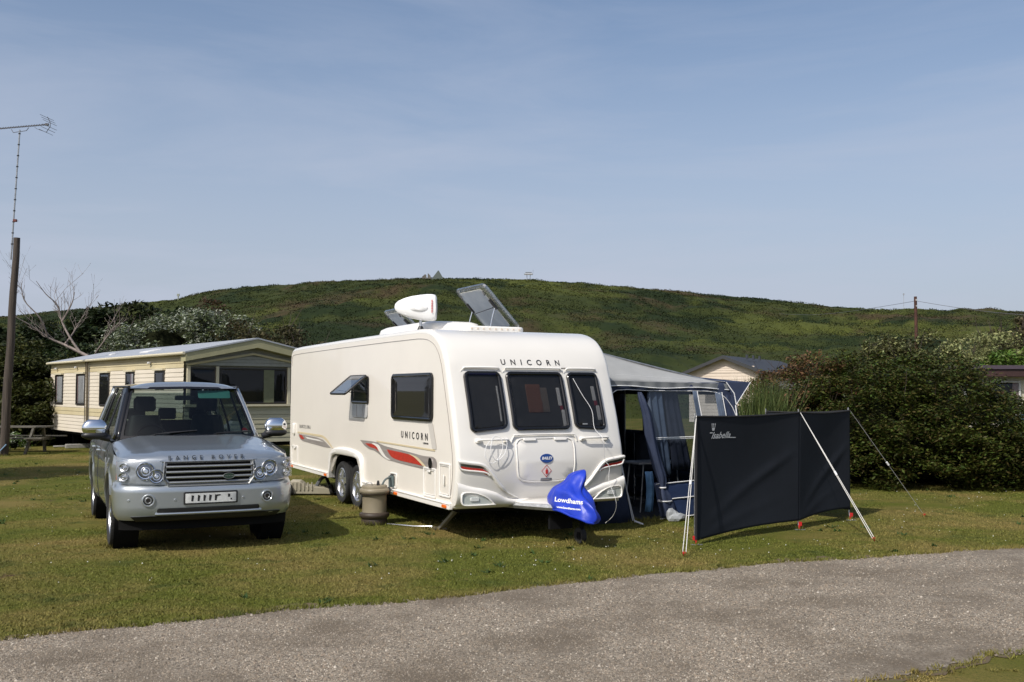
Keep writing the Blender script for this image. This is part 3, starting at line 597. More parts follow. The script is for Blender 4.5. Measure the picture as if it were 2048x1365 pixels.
# side rail, wheel arch, wheels
for sx in (-1, 1):
    for a, b in ((.22, 3.40), (5.09, 7.6)):
        mb = MB(); mb.box((sx*(HW+.004), (a+b)/2, .405), (.05, b-a, .075)); mb.box((sx*(HW+.012), (a+b)/2, .435), (.05, b-a, .022)); mb.build('side_rail', ctrim, cvn, bevel=.008)
    mb = MB(); P = smooth_path([(0, y, z) for y, z in NOTCH], 3); rs = []
    for k, (o_, d_) in enumerate(((.0, -.03), (.0, .035), (.03, .05), (.085, .045), (.115, .02), (.12, -.03))):
        cy, cz = 4.245, .2; ring = []
        for p in P:
            dy, dz = p.y-cy, p.z-cz; l = math.hypot(dy, dz); wv = min(1, max(.45, (p.z-.3)/.4)); ring.append((sx*(HW+d_), p.y+dy/l*o_*wv, p.z+dz/l*o_*(1 if p.z > .5 else 0)))
        rs.append(ring)
    n_ = len(P); vs = [q for r in rs for q in r]; fs = [(i*n_+k, i*n_+k+1, (i+1)*n_+k+1, (i+1)*n_+k) for i in range(len(rs)-1) for k in range(n_-1)]
    mb.add(vs, fs); mb.build('wheel_arch', ctrim, cvn)
mb = MB(); P = smooth_path([(0, y, z-.012) for y, z in NOTCH], 2); mb.grid(lambda i, x: (x, P[i].y*.985+.064, P[i].z-.01), range(len(P)), (-1.08, 1.08)); mb.box((0, 4.25, .45), (1.4, 1.7, .5)); mb.build('wheel_housing', dark, cvn)
mb = MB(); mb.box((0, 3.9, .33), (1.9, 7.0, .05)); mb.build('underfloor', dark, cvn)
def wheel(parent, x, y, rad, wid, sx, rimr, spokes=5, axle=True, treads=True, style=0):
    M = T(x, y, rad)@Matrix.Rotation(R(90)*(-1 if sx < 0 else 1), 4, 'Y')
    mb = MB(); w = wid/2; k = rad-rimr
    mb.lathe([(rimr, -w*.8), (rimr+k*.35, -w), (rimr+k*.8, -w*.98), (rad-.008, -w*.82), (rad, -w*.6), (rad, -w*.3), (rad-.008, -w*.28), (rad-.008, -w*.2), (rad, -w*.18), (rad, w*.18), (rad-.008, w*.2), (rad-.008, w*.28), (rad, w*.3), (rad, w*.6), (rad-.008, w*.82), (rimr+k*.8, w*.98), (rimr+k*.35, w), (rimr, w*.8)], M, 48)
    if treads:
        for q in range(60):
            t = 2*math.pi*q/60; Mq = M@Matrix.Rotation(t, 4, 'Z')
            for s_ in (-1, 1): mb.box((0, 0, 0), (.012, .010, w*.36), M=None) if False else mb.add([Mq@Vector(p) for p in [(rad-.004, -.007, s_*w*.95), (rad+.004, -.007, s_*w*.62), (rad+.004, .007, s_*w*.62), (rad-.004, .007, s_*w*.95)]], [(0, 1, 2, 3)])
    tyre_ = mb.build('wheel', rubber, parent)
    mb = MB(); mb.lathe([(rimr*1.02, -w*.7), (rimr*1.02, w*.82), (rimr*.95, w*.86), (rimr*.90, w*.7), (rimr*.86, -w*.2)], M, 40)
    z0 = w*.62; z1 = w*.80
    for q in range(spokes):
        t = 2*math.pi*q/spokes; Mq = M@Matrix.Rotation(t, 4, 'Z'); h0, h1 = rimr*.22, rimr*(.20 if style == 0 else .12)
        P = [(rimr*.12, -h0, z1), (rimr*.12, h0, z1), (rimr*.93, h1*1.0, z0+.01), (rimr*.93, -h1*1.0, z0+.01)]; Q = [(a, b, c-.03) for a, b, c in P]
        mb.add([Mq@Vector(p) for p in P+Q], [(0, 1, 2, 3), (4, 7, 6, 5), (0, 4, 5, 1), (1, 5, 6, 2), (2, 6, 7, 3), (3, 7, 4, 0)])
    mb.lathe([(.001, z1+.012), (rimr*.16, z1+.012), (rimr*.22, z1+.0), (rimr*.22, z0-.03)], M, 20)
    mb.build('rim', alloy, tyre_)
    mb = MB(); mb.lathe([(.001, w*.15), (rimr*.86, w*.15), (rimr*.86, -w*.5)], M, 24); mb.build('brake_disc', dark, tyre_)
    return tyre_
for sx in (-1, 1):
    for y in (3.86, 4.62): wheel(cvn, sx*(HW-.13), y, .325, .19, sx, .225)
for y, z in ((7.35, .40), (5.25, .40), (2.0, .40), (.35, .40)):
    mb = MB(); mb.box((-HW-.038, y, z), (.014, .12, .035)); mb.build('side_reflector', orange, cvn, bevel=.004)
mb = MB(); mb.box((0, 4.1, .355), (1.7, .06, .05)); mb.box((0, 4.9, .355), (1.7, .06, .05)); mb.tube([(-1, 4.25, .325), (1, 4.25, .325)], .04); mb.build('axle', dark, cvn)
# windows
def window(parent, fn, outl, inl, name='window', pane=clearg, back=dark, t=.03, framem=blackg, curt=()):
    mb = MB(); mb.frame(outl, inl, fn, t); w = mb.build(name, framem, parent)
    mb = MB(); mb.plate(inl, fn, .004, .001); mb.build('dark_backing', back, w)  # dark sheet paints the dim interior; side windows draw blinds on it
    for o_, m_ in curt:
        mb = MB(); mb.plate(o_, fn, .010, .002); mb.build('curtain', m_, w)
    mb = MB(); mb.plate(inl, fn, t*.72, .002); mb.build('pane', pane, w)
    return w
def skew(pts, zc, k, k2=0, xc=0): return [(x+k*(z-zc), z+k2*(x-xc)*(1 if z < zc else 0)) for x, z in pts]
intm = mat('interior_dim', (.028, .026, .025), .7, var=.5, vscale=3)
cur1 = mat('grey_curtain', (.40, .39, .38), .8, var=.3, vscale=20, stretch=(6, 6, 1)); cur2 = mat('maroon_band', (.14, .02, .03), .8); cab = mat('cabinet_brown', (.095, .042, .024), .5)
zc = 1.63
def fwin(xa, xb, kk, k2, curt):
    o = skew(rrect((xa+xb)/2, zc, xb-xa, .70, .07, 6), zc, kk, k2, (xa+xb)/2); i = skew(rrect((xa+xb)/2, zc, xb-xa, .70, .07, 6, ins=.042), zc, kk, k2, (xa+xb)/2)
    w = window(cvn, fF, o, i, t=.035, back=intm, curt=curt, name='front_window')
    mb = MB(); mb.tube(smooth_path([fF(xa-.03, 1.97, .0), fF(xa+.01, 2.015, .02), fF(xa+.07, 2.025, .025), fF(xb-.07, 2.025, .025), fF(xb-.01, 2.015, .02), fF(xb+.03, 1.97, .0)], 4), [.004]*4+[.013]*13+[.004]*4, 8); mb.build('window_brow', ctrim, cvn)
fwin(-.95, -.475, -.0, .10, [(rrect(-.545, 1.60, .018, .42, .004), cur1)])
fwin(-.405, .375, .0, -.0, [(rrect(-.06, 1.66, .20, .34, .01), cab), (rrect(.08, 1.64, .10, .30, .01), mat('warm_grey', (.085, .068, .055), .6)), (rrect(.285, 1.68, .045, .22, .01), cur1), (rrect(.30, 1.545, .04, .05, .005), cur2), (rrect(.315, 1.42, .05, .2, .01), cur1)])
fwin(.445, .90, .0, -.06, [(rrect(.80, 1.72, .05, .18, .01), cur1), (rrect(.81, 1.60, .045, .06, .005), cur2), (rrect(.83, 1.48, .05, .18, .01), cur1), (rrect(.60, 1.345, .07, .015, .002), whitem)])
window(cvn, fS, rrect(1.50, 1.675, 1.44, .60, .08), rrect(1.50, 1.675, 1.44, .60, .08, ins=.045), t=.03, back=mat('dark_blind', (.022, .02, .02), .6, col2=(.04, .037, .035), vscale=1, stretch=(.1, .1, 90)), name='side_window')
w = window(cvn, fS, rrect(3.60, 1.76, .78, .40, .05), rrect(3.60, 1.76, .78, .40, .05, ins=.04), t=.02, back=mat('dark_slats', (.015, .015, .015), .7, col2=(.05, .05, .05), vscale=1, stretch=(.1, .1, 120)), name='side_window')
# hinged open pane of the small window
def flap(u, v, d):
    a = R(50); return (-HW-.03-v*math.sin(a)-d*math.cos(a), 3.60+u, 1.955-v*math.cos(a)+d*math.sin(a))
mb = MB(); o = rrect(0, .20, .76, .42, .05); mb.plate(o, flap, .022, .006); mb.build('open_pane', glassmat('tinted_acrylic', (.24, .28, .33), .26), w)
mb = MB(); mb.frame(rrect(0, .20, .77, .43, .05), rrect(0, .20, .77, .43, .05, ins=.022), flap, .026); mb.build('pane_edge', blackp, w)
mb = MB(); mb.tube([flap(.33, .3, 0), (-HW, 3.93, 1.72)], .006); mb.tube([flap(-.33, .3, 0), (-HW, 3.27, 1.72)], .006); mb.build('stay', blackp, w)
mb = MB(); mb.plate(rrect(3.60, 1.46, .70, .20, .05), fS, .012, .004); mb.build('vent_cover', mat('vent_grey', (.42, .42, .41), .5, var=.2, vscale=5), cvn)
mb = MB(); [mb.box((-HW-.016, 3.60+k, 1.46), (.006, .012, .17)) for k in (-.17, .12)]; mb.build('vent_rib', greys, cvn)
# side decals
def decal(pts, m, name='stripe', off=.004, parent=cvn, fn=None):
    fn = fn or fS; bm = bmesh.new(); bv = [bm.verts.new(fn(u, v, off)) for u, v in pts]; bm.faces.new(bv); bmesh.ops.triangulate(bm, faces=bm.faces[:]); bm.verts.index_update()
    mb = MB(); mb.add([v.co[:] for v in bm.verts], [[v.index for v in f.verts] for f in bm.faces]); bm.free()
    return mb.build(name, m, parent, smooth=False)
def sp(pts, k=5): return [(p.x, p.y) for p in smooth_path([(a, b, 0) for a, b in pts], k)]
# rear stripe
decal([(7.10, 1.025), (5.62, 1.025)]+sp([(5.62, 1.025), (5.45, 1.01), (5.25, .965), (4.93, .84)])+sp([(4.99, .84), (5.35, .945), (5.55, .985), (5.8, .99)])+[(7.10, 1.0)], golds, 'gold_stripe')
decal([(7.04, .985), (5.85, .972), (5.50, .95), (5.30, .905), (5.06, .842)]+[(5.4, .835), (6.6, .868)]+sp([(6.6, .868), (6.85, .885), (6.98, .93), (7.04, .985)]), greys, 'grey_stripe', .003)
decal([(6.98, .975), (6.80, .972), (6.62, .915), (6.80, .90), (6.92, .93)], redl, 'red_flash', .006)
decal([(6.60, .955), (5.72, .938), (5.45, .915), (6.45, .925)], ctrim, 'pale_stripe', .005)
# front swoosh
sw = sp([(3.58, 1.03), (3.2, 1.035), (2.85, 1.03), (2.55, 1.0), (2.2, .985), (1.6, .965), (1.1, .945), (.80, .95)])+sp([(.80, .95), (.70, .93), (.66, .87), (.70, .80), (.86, .775), (1.2, .785), (1.9, .80), (2.3, .815), (2.55, .835), (2.75, .875), (2.95, .91), (3.2, .925), (3.4, .965)])
decal(sw, greys, 'grey_stripe', .003)
decal(sp([(3.34, .995), (3.05, 1.0), (2.85, .985), (2.72, .94), (2.55, .875)])+sp([(2.55, .875), (2.72, .905), (2.9, .94), (3.15, .955), (3.34, .995)])[1:], redl, 'red_flash', .006)
decal(sp([(2.42, .955), (1.9, .945), (1.5, .93), (1.28, .905), (1.08, .82)])+sp([(1.08, .82), (1.6, .83), (2.0, .84), (2.25, .87), (2.42, .955)])[1:], redl, 'red_flash', .006)
decal(sp([(1.62, .942), (1.40, .93), (1.22, .90), (.98, .815)])+sp([(.98, .815), (1.10, .822), (1.25, .87), (1.42, .915), (1.62, .942)])[1:-1], golds, 'gold_flash', .008)
decal(sp([(2.95, 1.015), (2.75, 1.0), (2.62, .94), (2.45, .86), (2.25, .822)])+sp([(2.38, .82), (2.55, .85), (2.72, .91), (2.85, .975), (3.05, 1.005)]), ctrim, 'white_wave', .009)
decal([(2.85, 1.055), (1.3, 1.045), (.72, 1.04), (.72, 1.02), (1.3, 1.025), (2.85, 1.035)], golds, 'gold_stripe', .004)
decal([(.95, 1.36), (.80, 1.36), (.68, 1.1), (.68, 1.045), (.80, 1.045)], mat('pale_grey', (.55, .52, .47), .4), 'grey_panel', .003)
mb = MB(); mb.plate(circ(.845, .865, .068, 24, 1), fS, .012, .003); mb.build('round_badge', blackg, cvn)
mb = MB(); mb.frame(circ(.845, .865, .078, 24), circ(.845, .865, .068, 24), fS, .014); mb.build('badge_ring', greys, cvn)
mb = MB(); mb.text('UNICORN', fSt(1.42, 1.14), .125, 1.95, depth=.001, off=.001); mb.build('lettering', inkm, cvn)
mb = MB(); mb.text('CARAVANS', fSt(1.02, 1.09), .032, 1.1, depth=.001); mb.build('small_lettering', inkm, cvn)
mb = MB(); mb.text('BARCELONA', fSt(6.62, 1.095), .088, 1.55, depth=.001, off=-.001); mb.build('lettering', inkm, cvn)
fFt = lambda x0, z0: (lambda u, v, d: fF(x0+u, z0+v, .001+d))
mb = MB(); mb.text('UNICORN', fFt(-.02, 2.07), .095, 2.35, depth=.001, off=.0015); mb.build('lettering', inkm, cvn)
mb = MB(); mb.box((0, 0, 0), (0, 0, 0)) if False else mb.text('by these designers', fFt(.37, 2.035), .022, 1.0, depth=.0005); 
mb = MB(); mb.box((.40, FR(.4, 2.035)-.006, 2.038), (.15, .006, .010)); mb.build('small_lettering', greys, cvn)
# doors, vents, handles on the side
def lid(y, z, w, h, top=True):
    mb = MB(); mb.frame(rrect(y, z, w, h, .02, 3), rrect(y, z, w, h, .02, 3, ins=.025), fS, .012); mb.frame(rrect(y, z, w-.06, h-.06, .02, 3), rrect(y, z, w-.06, h-.06, .02, 3, ins=.008), fS, .008)
    o = mb.build('service_door', ctrim, cvn)
    mb = MB(); mb.box((-HW-.018, y, z+(h*.38 if top else 0)), (.012, .10 if top else .03, .03 if top else .12)); mb.build('catch', ctrim, o, bevel=.004)
lid(.88, .635, .40, .36); lid(.41, .70, .34, .40, False); lid(7.28, .60, .42, .34)
mb = MB(); mb.plate(rrect(7.33, 1.07, .09, .20, .03), fS, .035, .01); mb.build('awning_light', ctrim, cvn)
mb = MB(); mb.plate(rrect(2.2, .585, .13, .09, .03), fS, .02, .006); mb.build('water_inlet', blackp, cvn)
mb = MB(); mb.frame(rrect(2.15, .56, .26, .20, .04), rrect(2.15, .56, .26, .20, .04, ins=.02), fS, .012); mb.build('inlet_frame', ctrim, cvn)
# front: grab handles, gas locker, badges, bumper
for xa, xb in ((-.89, -.50), (.50, .89)):
    z = 1.165; mb = MB(); mb.tube([fF(xa, z, .0), fF(xa+.01, z, .05), fF(xa+.05, z, .065), fF(xb-.05, z, .065), fF(xb-.01, z, .05), fF(xb, z, .0)], .014, 8)
    for q in (xa+.02, xb-.02): mb.plate(rrect(q, z, .07, .05, .015), fF, .03, .006)
    mb.build('grab_handle', ctrim, cvn)
lo = sp([(-.40, 1.13), (-.36, 1.175), (-.28, 1.19), (0, 1.19), (.28, 1.19), (.36, 1.175), (.40, 1.13), (.40, .95), (.39, .78), (.35, .70), (.22, .665), (0, .66), (-.22, .665), (-.35, .70), (-.39, .78), (-.40, .95)], 3)
li = [(x*.955, .925+(z-.925)*.94) for x, z in lo]
mb = MB(); mb.frame(lo, li, fF, .014); hatch = mb.build('gas_locker', ctrim, cvn)
mb = MB(); mb.plate([(x*.985, .925+(z-.925)*.975) for x, z in li], fF, .008, .004); mb.build('locker_panel', cfront, hatch)
mb = MB(); mb.tube([fF(x, z, .003) for x, z in [(q[0]*.975, .925+(q[1]-.925)*.965) for q in lo]], .0045, 5, closed=True); mb.build('locker_seal', mat('seal_grey', (.12, .12, .12), .6), hatch)
for q in (-.21, .21):
    mb = MB(); mb.plate(rrect(q, 1.17, .17, .03, .01), fF, .03, .006); mb.build('hinge', ctrim, hatch)
mb = MB(); mb.tube(smooth_path([fF(-.45, 1.14, .0), fF(-.42, 1.20, .015), fF(-.34, 1.225, .02), fF(.34, 1.225, .02), fF(.42, 1.20, .015), fF(.45, 1.14, .0)], 4), .010, 8); mb.build('locker_brow', ctrim, cvn)
badge = MB(); badge.plate(circ(0, .945, .088, 28, .60), fF, .016, .003); bd = badge.build('oval_badge', mat('badge_blue', (.01, .05, .22), .25), cvn)
mb = MB(); mb.text('BAILEY', lambda u, v, d: fF(u, .930+v, .017+d), .046, 1.0, .3, depth=.0008, off=.001); mb.build('badge_lettering', whitem, bd)
mb = MB(); mb.frame([(0, .87), (-.07, .795), (0, .72), (.07, .795)], [(0, .862), (-.063, .795), (0, .728), (.063, .795)], fF, .012); wd = mb.build('warning_diamond', redl, cvn)
mb = MB(); mb.plate([(0, .857), (-.058, .795), (0, .733), (.058, .795)], fF, .010, .001); mb.build('diamond_face', mat('label_pink', (.74, .66, .62), .5), wd)
mb = MB(); mb.box((0, FR(0, .79)-.016, .787), (.030, .006, .046)); mb.box((0, FR(0, .79)-.016, .820), (.013, .006, .016)); mb.build('bottle_symbol', redm, wd)
mb = MB(); mb.plate(rrect(0, .69, .15, .04, .006), fF, .012, .002); pl = mb.build('maker_plate', mat('label_grey', (.16, .17, .19), .4), cvn)
mb = MB(); mb.box((-.012, FR(0, .69)-.016, .693), (.10, .004, .010)); mb.build('plate_print', greys, pl)
# bumper mouldings
zt = lerp([0, .30, .42, .52, .64, .80, .92, 1.02, 1.14], [.475, .475, .48, .50, .565, .615, .635, .66, .70])
def bump(u, t):
    z0 = .385+.02*abs(u); z1 = zt(abs(u)); z = z0+(z1-z0)*t; d = .055*math.sin(math.pi*min(1, max(0, t)))**.35
    return (u, FR(u, z)-d-.001+(.0), z)
mb = MB(); mb.grid(bump, np.linspace(-1.135, 1.135, 60), np.linspace(0, 1, 12)); mb.build('bumper', ctrim, cvn, ang=70)
for s in (-1, 1):
    P = [fF(s*x, z, .012) for x, z in ((.36, .49), (.50, .555), (.62, .66), (.70, .76), (.78, .85), (.86, .895), (1.0, .915), (1.10, .93), (1.13, .93))]
    mb = MB(); mb.tube(smooth_path(P, 4), [.008]*6+[.022]*27, 8, flat=1.0); mb.build('swoop_moulding', ctrim, cvn)
    P = [fF(s*x, z, .012) for x, z in ((.745, .765), (.80, .80), (.92, .818), (1.04, .832), (1.10, .85), (1.125, .90))]
    mb = MB(); mb.tube(smooth_path(P, 4), .012, 8); mb.build('lower_moulding', ctrim, cvn)
    q = lambda L: [(s*x, z) for x, z in L]
    decal(q([(.77, .805), (.84, .845), (1.0, .862), (1.10, .88), (1.10, .848), (1.02, .832), (.86, .812), (.77, .765)]), redl, 'marker_stripe', .014, fn=fF)
    decal(q([(.80, .845), (.86, .875), (1.0, .892), (1.10, .905), (1.10, .885), (1.0, .867), (.85, .850)]), greenst, 'dark_stripe', .014, fn=fF)
    # fog lamp pocket
    fB = lambda u, v, d: (u, bump(max(-1.13, min(1.13, u)), .5)[1]-d, v)
    o_ = q(sp([(.66, .425), (1.02, .425), (1.09, .45), (1.10, .52), (1.08, .575), (1.0, .585), (.88, .565), (.76, .51), (.66, .425)], 3)[:-1])
    cxx = sum(p[0] for p in o_)/len(o_); czz = sum(p[1] for p in o_)/len(o_); i_ = [(cxx+(x-cxx)*.87, czz+(z-czz)*.82) for x, z in o_]
    mb = MB(); mb.frame(o_, i_, fB, .02); pk = mb.build('lamp_pocket', ctrim, cvn)
    mb = MB(); mb.plate(i_, fB, .004, .001); mb.build('pocket_face', mat('pocket_grey', (.42, .45, .42), .35), pk)
    mb = MB(); mb.plate(rrect(s*.93, .50, .11, .045, .015), fB, .016, .004); mb.build('lamp', mat('lamp_clear', (.62, .64, .62), .12, coat=1), pk)
    # steady legs
    mb = MB(); mb.box((s*.86, .95, .17), (.05, .75, .035), Matrix.Rotation(R(-29), 3, 'X')); mb.box((s*.86, 1.29, .012), (.16, .2, .02)); mb.box((s*.86, .62, .33), (.08, .2, .05)); mb.build('steady_leg', galv, cvn)
    mb = MB(); mb.box((s*.78, 6.45, .19), (.05, .7, .035), Matrix.Rotation(R(33), 3, 'X')); mb.box((s*.78, 6.2, .012), (.14, .16, .02)); mb.box((s*.78, 6.9, .32), (.08, .3, .05)); mb.build('steady_leg', dark if s > 0 else blackp, cvn)
# drawbar, hitch and jockey wheel
mb = MB(); mb.tube([(-.55, .45, .40), (0, -.80, .42)], .04, 6); mb.tube([(.55, .45, .40), (0, -.80, .42)], .04, 6); mb.box((0, -.82, .43), (.08, .30, .06)); mb.build('drawbar', galv, cvn)
mb = MB(); mb.grid(lambda u, v: (u*(.42-.30*v), FR(0, .45)-.0-v*.62, .475-.02*v-.03*abs(u)**3), np.linspace(-1, 1, 13), np.linspace(0, 1, 6)); mb.grid(lambda u, v: (u*.42*(1-.71*abs(1)), FR(0, .45)-.62, .45-.06*v), np.linspace(-1, 1, 7), (0, 1))
mb.build('drawbar_fairing', cfront, cvn, solid=.006)
mb = MB(); mb.tube([(.13, -.60, .6), (.13, -.60, .13)], .024, 10); mb.box((.13, -.60, .10), (.09, .06, .08)); jw = mb.build('jockey_post', dark, cvn)
mb = MB(); mb.lathe([(.03, -.035), (.092, -.03), (.092, .03), (.03, .035)], T(.13, -.57, .095)@Matrix.Rotation(R(90), 4, 'Y'), 20); mb.build('jockey_wheel', rubber, jw)
mb = MB(); mb.box((.02, -.30, .23), (.30, .05, .16)); mb.build('stabiliser_box', dark, cvn)
# roof: air unit, aerial pod, rooflights
mb = MB()
def ac(u, v):
    a = 2*math.pi*u; c, s_ = math.cos(a), math.sin(a); e = .35; k = [1, 1, .97, .86, .5, .02][v]; z = [2.52, 2.60, 2.65, 2.68, 2.70, 2.705][v]
    return (-.44+.40*k*math.copysign(abs(c)**e, c), 2.75+1.15*k*math.copysign(abs(s_)**e, s_), z)
mb.grid(ac, np.arange(48)/48, range(6), closeu=True); mb.build('roof_air_unit', ctrim, cvn, ang=50)
mb = MB(); mb.tube([(-.95, 1.70, 2.50), (-.95, 1.70, 2.545), (-.95, 1.70, 2.60)], [.06, .05, .025], 12); mb.build('mast_foot', blackp, cvn)
mb = MB(); mb.tube([(-.95, 1.70, 2.56), (-.95, 1.70, 2.86)], .020, 12); mb.build('aerial_mast', alloy, cvn)
ax = Matrix.Rotation(-CVA-.05, 3, 'Z'); c0 = Vector((-.95, 1.70, 2.835)); mb = MB(); rs = []
prof = [(-.345, .012), (-.335, .045), (-.30, .08), (-.22, .118), (-.12, .148), (0, .168), (.09, .178), (.15, .178), (.19, .170), (.205, .15), (.208, .10), (.208, .02)]
for u, h in prof:
    tt = .085*min(1, (u+.36)/.30)**.5*(1 if u < .18 else .9) ; rs.append([c0+ax@Vector((u, tt*math.copysign(abs(math.sin(a))**.6, math.sin(a)), h*math.copysign(abs(math.cos(a))**.8, math.cos(a))+.03*(-u)*.6+.01)) for a in np.linspace(0, 2*math.pi, 29)[:-1]])
mb.rings(rs, True, True); dsh = mb.build('aerial_pod', mat('pod_white', (.80, .80, .80), .3, coat=.3), cvn, ang=60)
mb = MB(); mb.rings([[c0+ax@Vector((u, -.075-q, r*math.cos(a)+.0)) + ax@Vector((r2*math.sin(a), 0, 0)) for a in np.linspace(0, 2*math.pi, 17)[:-1]] for u, q, r, r2 in ((-.02, 0, .055, .12), (0, .02, .045, .10), (.0, .032, .03, .07))], caplast=True); mb.build('mast_socket', MATS['pod_white'], dsh)
mb = MB(); [mb.add([c0+ax@Vector((.160+dx, -.092, .09-.022*k+dz)) for dx, dz in ((-.009, 0), (.009, 0), (.009, .014), (-.009, .014))], [(0, 1, 2, 3)]) for k in range(8)]; mb.build('red_print', redm, dsh, smooth=False)
def rooflight(y0, y1, hx, L, ang):
    fb = lambda u, v, d: (v, u, 2.525+d); mb = MB(); cx_ = hx-L/2+.02; cy_ = (y0+y1)/2
    mb.frame(rrect(cy_, cx_, y1-y0+.16, L+.16, .10), rrect(cy_, cx_, y1-y0+.16, L+.16, .10, ins=.08), fb, .085, .05); f = mb.build('rooflight_frame', ctrim, cvn)
    mb = MB(); mb.plate(rrect(cy_, cx_, y1-y0, L, .08), fb, .02, .001); mb.build('rooflight_well', dark, f)
    mb = MB()
    for k in np.linspace(y0+.05, y1-.05, 10): pass
    for k in np.linspace(cx_-L/2+.02, cx_+L/2-.02, 9): mb.box((k, y0-.075, 2.575), (.025, .02, .02))
    mb.build('vent_tab', mat('cream_tab', (.7, .6, .5), .5), f)
    a = R(ang); fl = lambda u, v, d: (hx-v*math.cos(a)+d*math.sin(a)*1, u, 2.60+v*math.sin(a)+d*math.cos(a))
    mb = MB(); mb.plate(rrect(cy_, L/2, y1-y0+.1, L+.06, .09), fl, .035, .03); mb.build('rooflight_lid', acryl, f)
    mb = MB(); mb.frame(rrect(cy_, L/2, y1-y0+.11, L+.07, .09), rrect(cy_, L/2, y1-y0+.11, L+.07, .09, ins=.045), fl, .04); mb.build('lid_edge', glassmat('lid_edge_grey', (.66, .69, .70), .34, .25), f)
    mb = MB(); mb.plate(rrect(cy_+.02, L*.52, (y1-y0)*.84, L*.90, .05), lambda u, v, d: fl(u, v, -d-.006), .008, .003); mb.build('lid_blind', leafmat('blind_cream', (.86, .84, .78), .6, 0, .85), f)
    mb = MB()
    for yy in (y0+.06, y1-.06): mb.tube([fl(yy, L*.50, -.02), fl(yy, L*.72, -.02)], .022, 6); mb.tube([fl(yy, L*.92, -.02), fl(yy-.05, L*.86, -.05)], .012, 5)
    mb.tube([fl(y0+.1, L*.55, -.03), fl(y1-.1, L*.48, -.03)], .006, 5)
    mb.build('lid_bracket', blackp, f)
    mb = MB()
    for yy in (y0+.06, y1-.06): mb.tube(smooth_path([fl(yy, L*.55, -.02), (hx-L*.45, yy, 2.75), (hx-L*.5, yy, 2.57)], 3), .008, 6)
    mb.build('lid_arm', alloy, f)
rooflight(1.50, 2.35, .36, .74, 47)
rooflight(4.4, 5.05, .20, .62, 43)

# cable draped over the grab handle and hanging lead
mb = MB(); z = 1.165
P = [fF(-.70, 1.19, .06), fF(-.80, 1.10, .07), fF(-.82, .98, .05), fF(-.74, .90, .04), fF(-.65, .96, .05), fF(-.60, 1.08, .07), fF(-.62, 1.18, .08), fF(-.70, 1.20, .07), fF(-.76, 1.08, .09), fF(-.74, .98, .07), fF(-.67, .93, .05), fF(-.58, 1.0, .06), fF(-.545, 1.12, .08), fF(-.58, 1.19, .08)]
mb.tube(smooth_path(P, 6), .0042, 6)
o = tag(mb.build('cable', whitem), 'white cable looped over the left grab handle of the caravan', 'cable'); o.location = CVO; o.rotation_euler = (0, 0, CVA)
mb = MB(); mb.tube(smooth_path([fF(.52, 1.90, .035), fF(.60, 1.70, .045), fF(.70, 1.5, .05), fF(.70, 1.28, .05), (.72, -.12, 1.17), fF(.80, .9, .05), fF(.86, .80, .07), fF(.86, .62, .09), (.92, -.10, .40), (.98, .05, .22), (.95, .2, .10)], 5), .0032, 6)
o = tag(mb.build('lead', whitem), 'thin white lead hanging from the right front window to the ground', 'cable'); o.location = CVO; o.rotation_euler = (0, 0, CVA)
# blue hitch cover
ht = thing('hitch_cover', 'bright blue vinyl cover pulled over the caravan hitch', 'cover', CVO, CVA)
KX = .77
ring0 = [(.0, -1.17, .30), (.13, -1.05, .30), (.20, -.82, .36), (.21, -.55, .39), (.17, -.32, .40), (.05, -.22, .42), (-.12, -.24, .42), (-.20, -.45, .40), (-.19, -.70, .38), (-.15, -.95, .35), (-.08, -1.12, .31)]
ring0 = [(x*KX, -.60+(y+.62)*.84, z-.01) for x, y, z in ring0]; r0 = smooth_path(ring0+[ring0[0]], 4)[:-1]; top = Vector((.02, -.50, .85)); rs = []
tipn = Vector((.0, -1.12, .44))
for k, (s, zf) in enumerate(((1.0, 0), (1.04, .10), (1.03, .24), (.96, .38), (.82, .50), (.60, .60), (.40, .68), (.31, .76), (.30, .85), (.22, .94), (.04, 1.0))):
    ring = []
    for i, p in enumerate(r0):
        a = i/len(r0)*2*math.pi; c = Vector((.16*max(0, (zf-.6)/.4)-.05*math.sin(math.pi*min(1, zf/.6)), -.62+.10*zf-.10*max(0, (zf-.7)/.3), 0)); front = max(0, -(p.y+.62))/.5
        z = p.z+(top.z-p.z)*zf*(1-.42*front*(1-zf)) ; w = s*(1+.07*math.sin(a*5+zf*5)*math.sin(math.pi*zf))
        q = Vector((c.x+(p.x-c.x)*w+.02*math.sin(zf*9+a), c.y+(p.y-c.y)*w, z)); dn_ = Vector((p.x-c.x, p.y-c.y, .1)).normalized(); f_ = mnoise.noise(q*6.5+Vector((3, 1, 0)))*.032+abs(mnoise.noise(q*4.2+Vector((q.z*5, 0, 7))))*.09*math.sin(math.pi*min(1, .25+zf))+abs(mnoise.noise(q*10+Vector((0, 5, q.x*6))))*.035; q += dn_*f_; ring.append(q)
    rs.append(ring)
mb = MB(); mb.rings(rs, caplast=True); cv_ = mb.build('cover', bluec, ht, ang=80, subsurf=1)
mb = MB(); mb.tube([p+Vector((0, 0, .01)) for p in rs[0]], .012, 6, closed=True); mb.build('hem', bluec, ht)
from mathutils.bvhtree import BVHTree
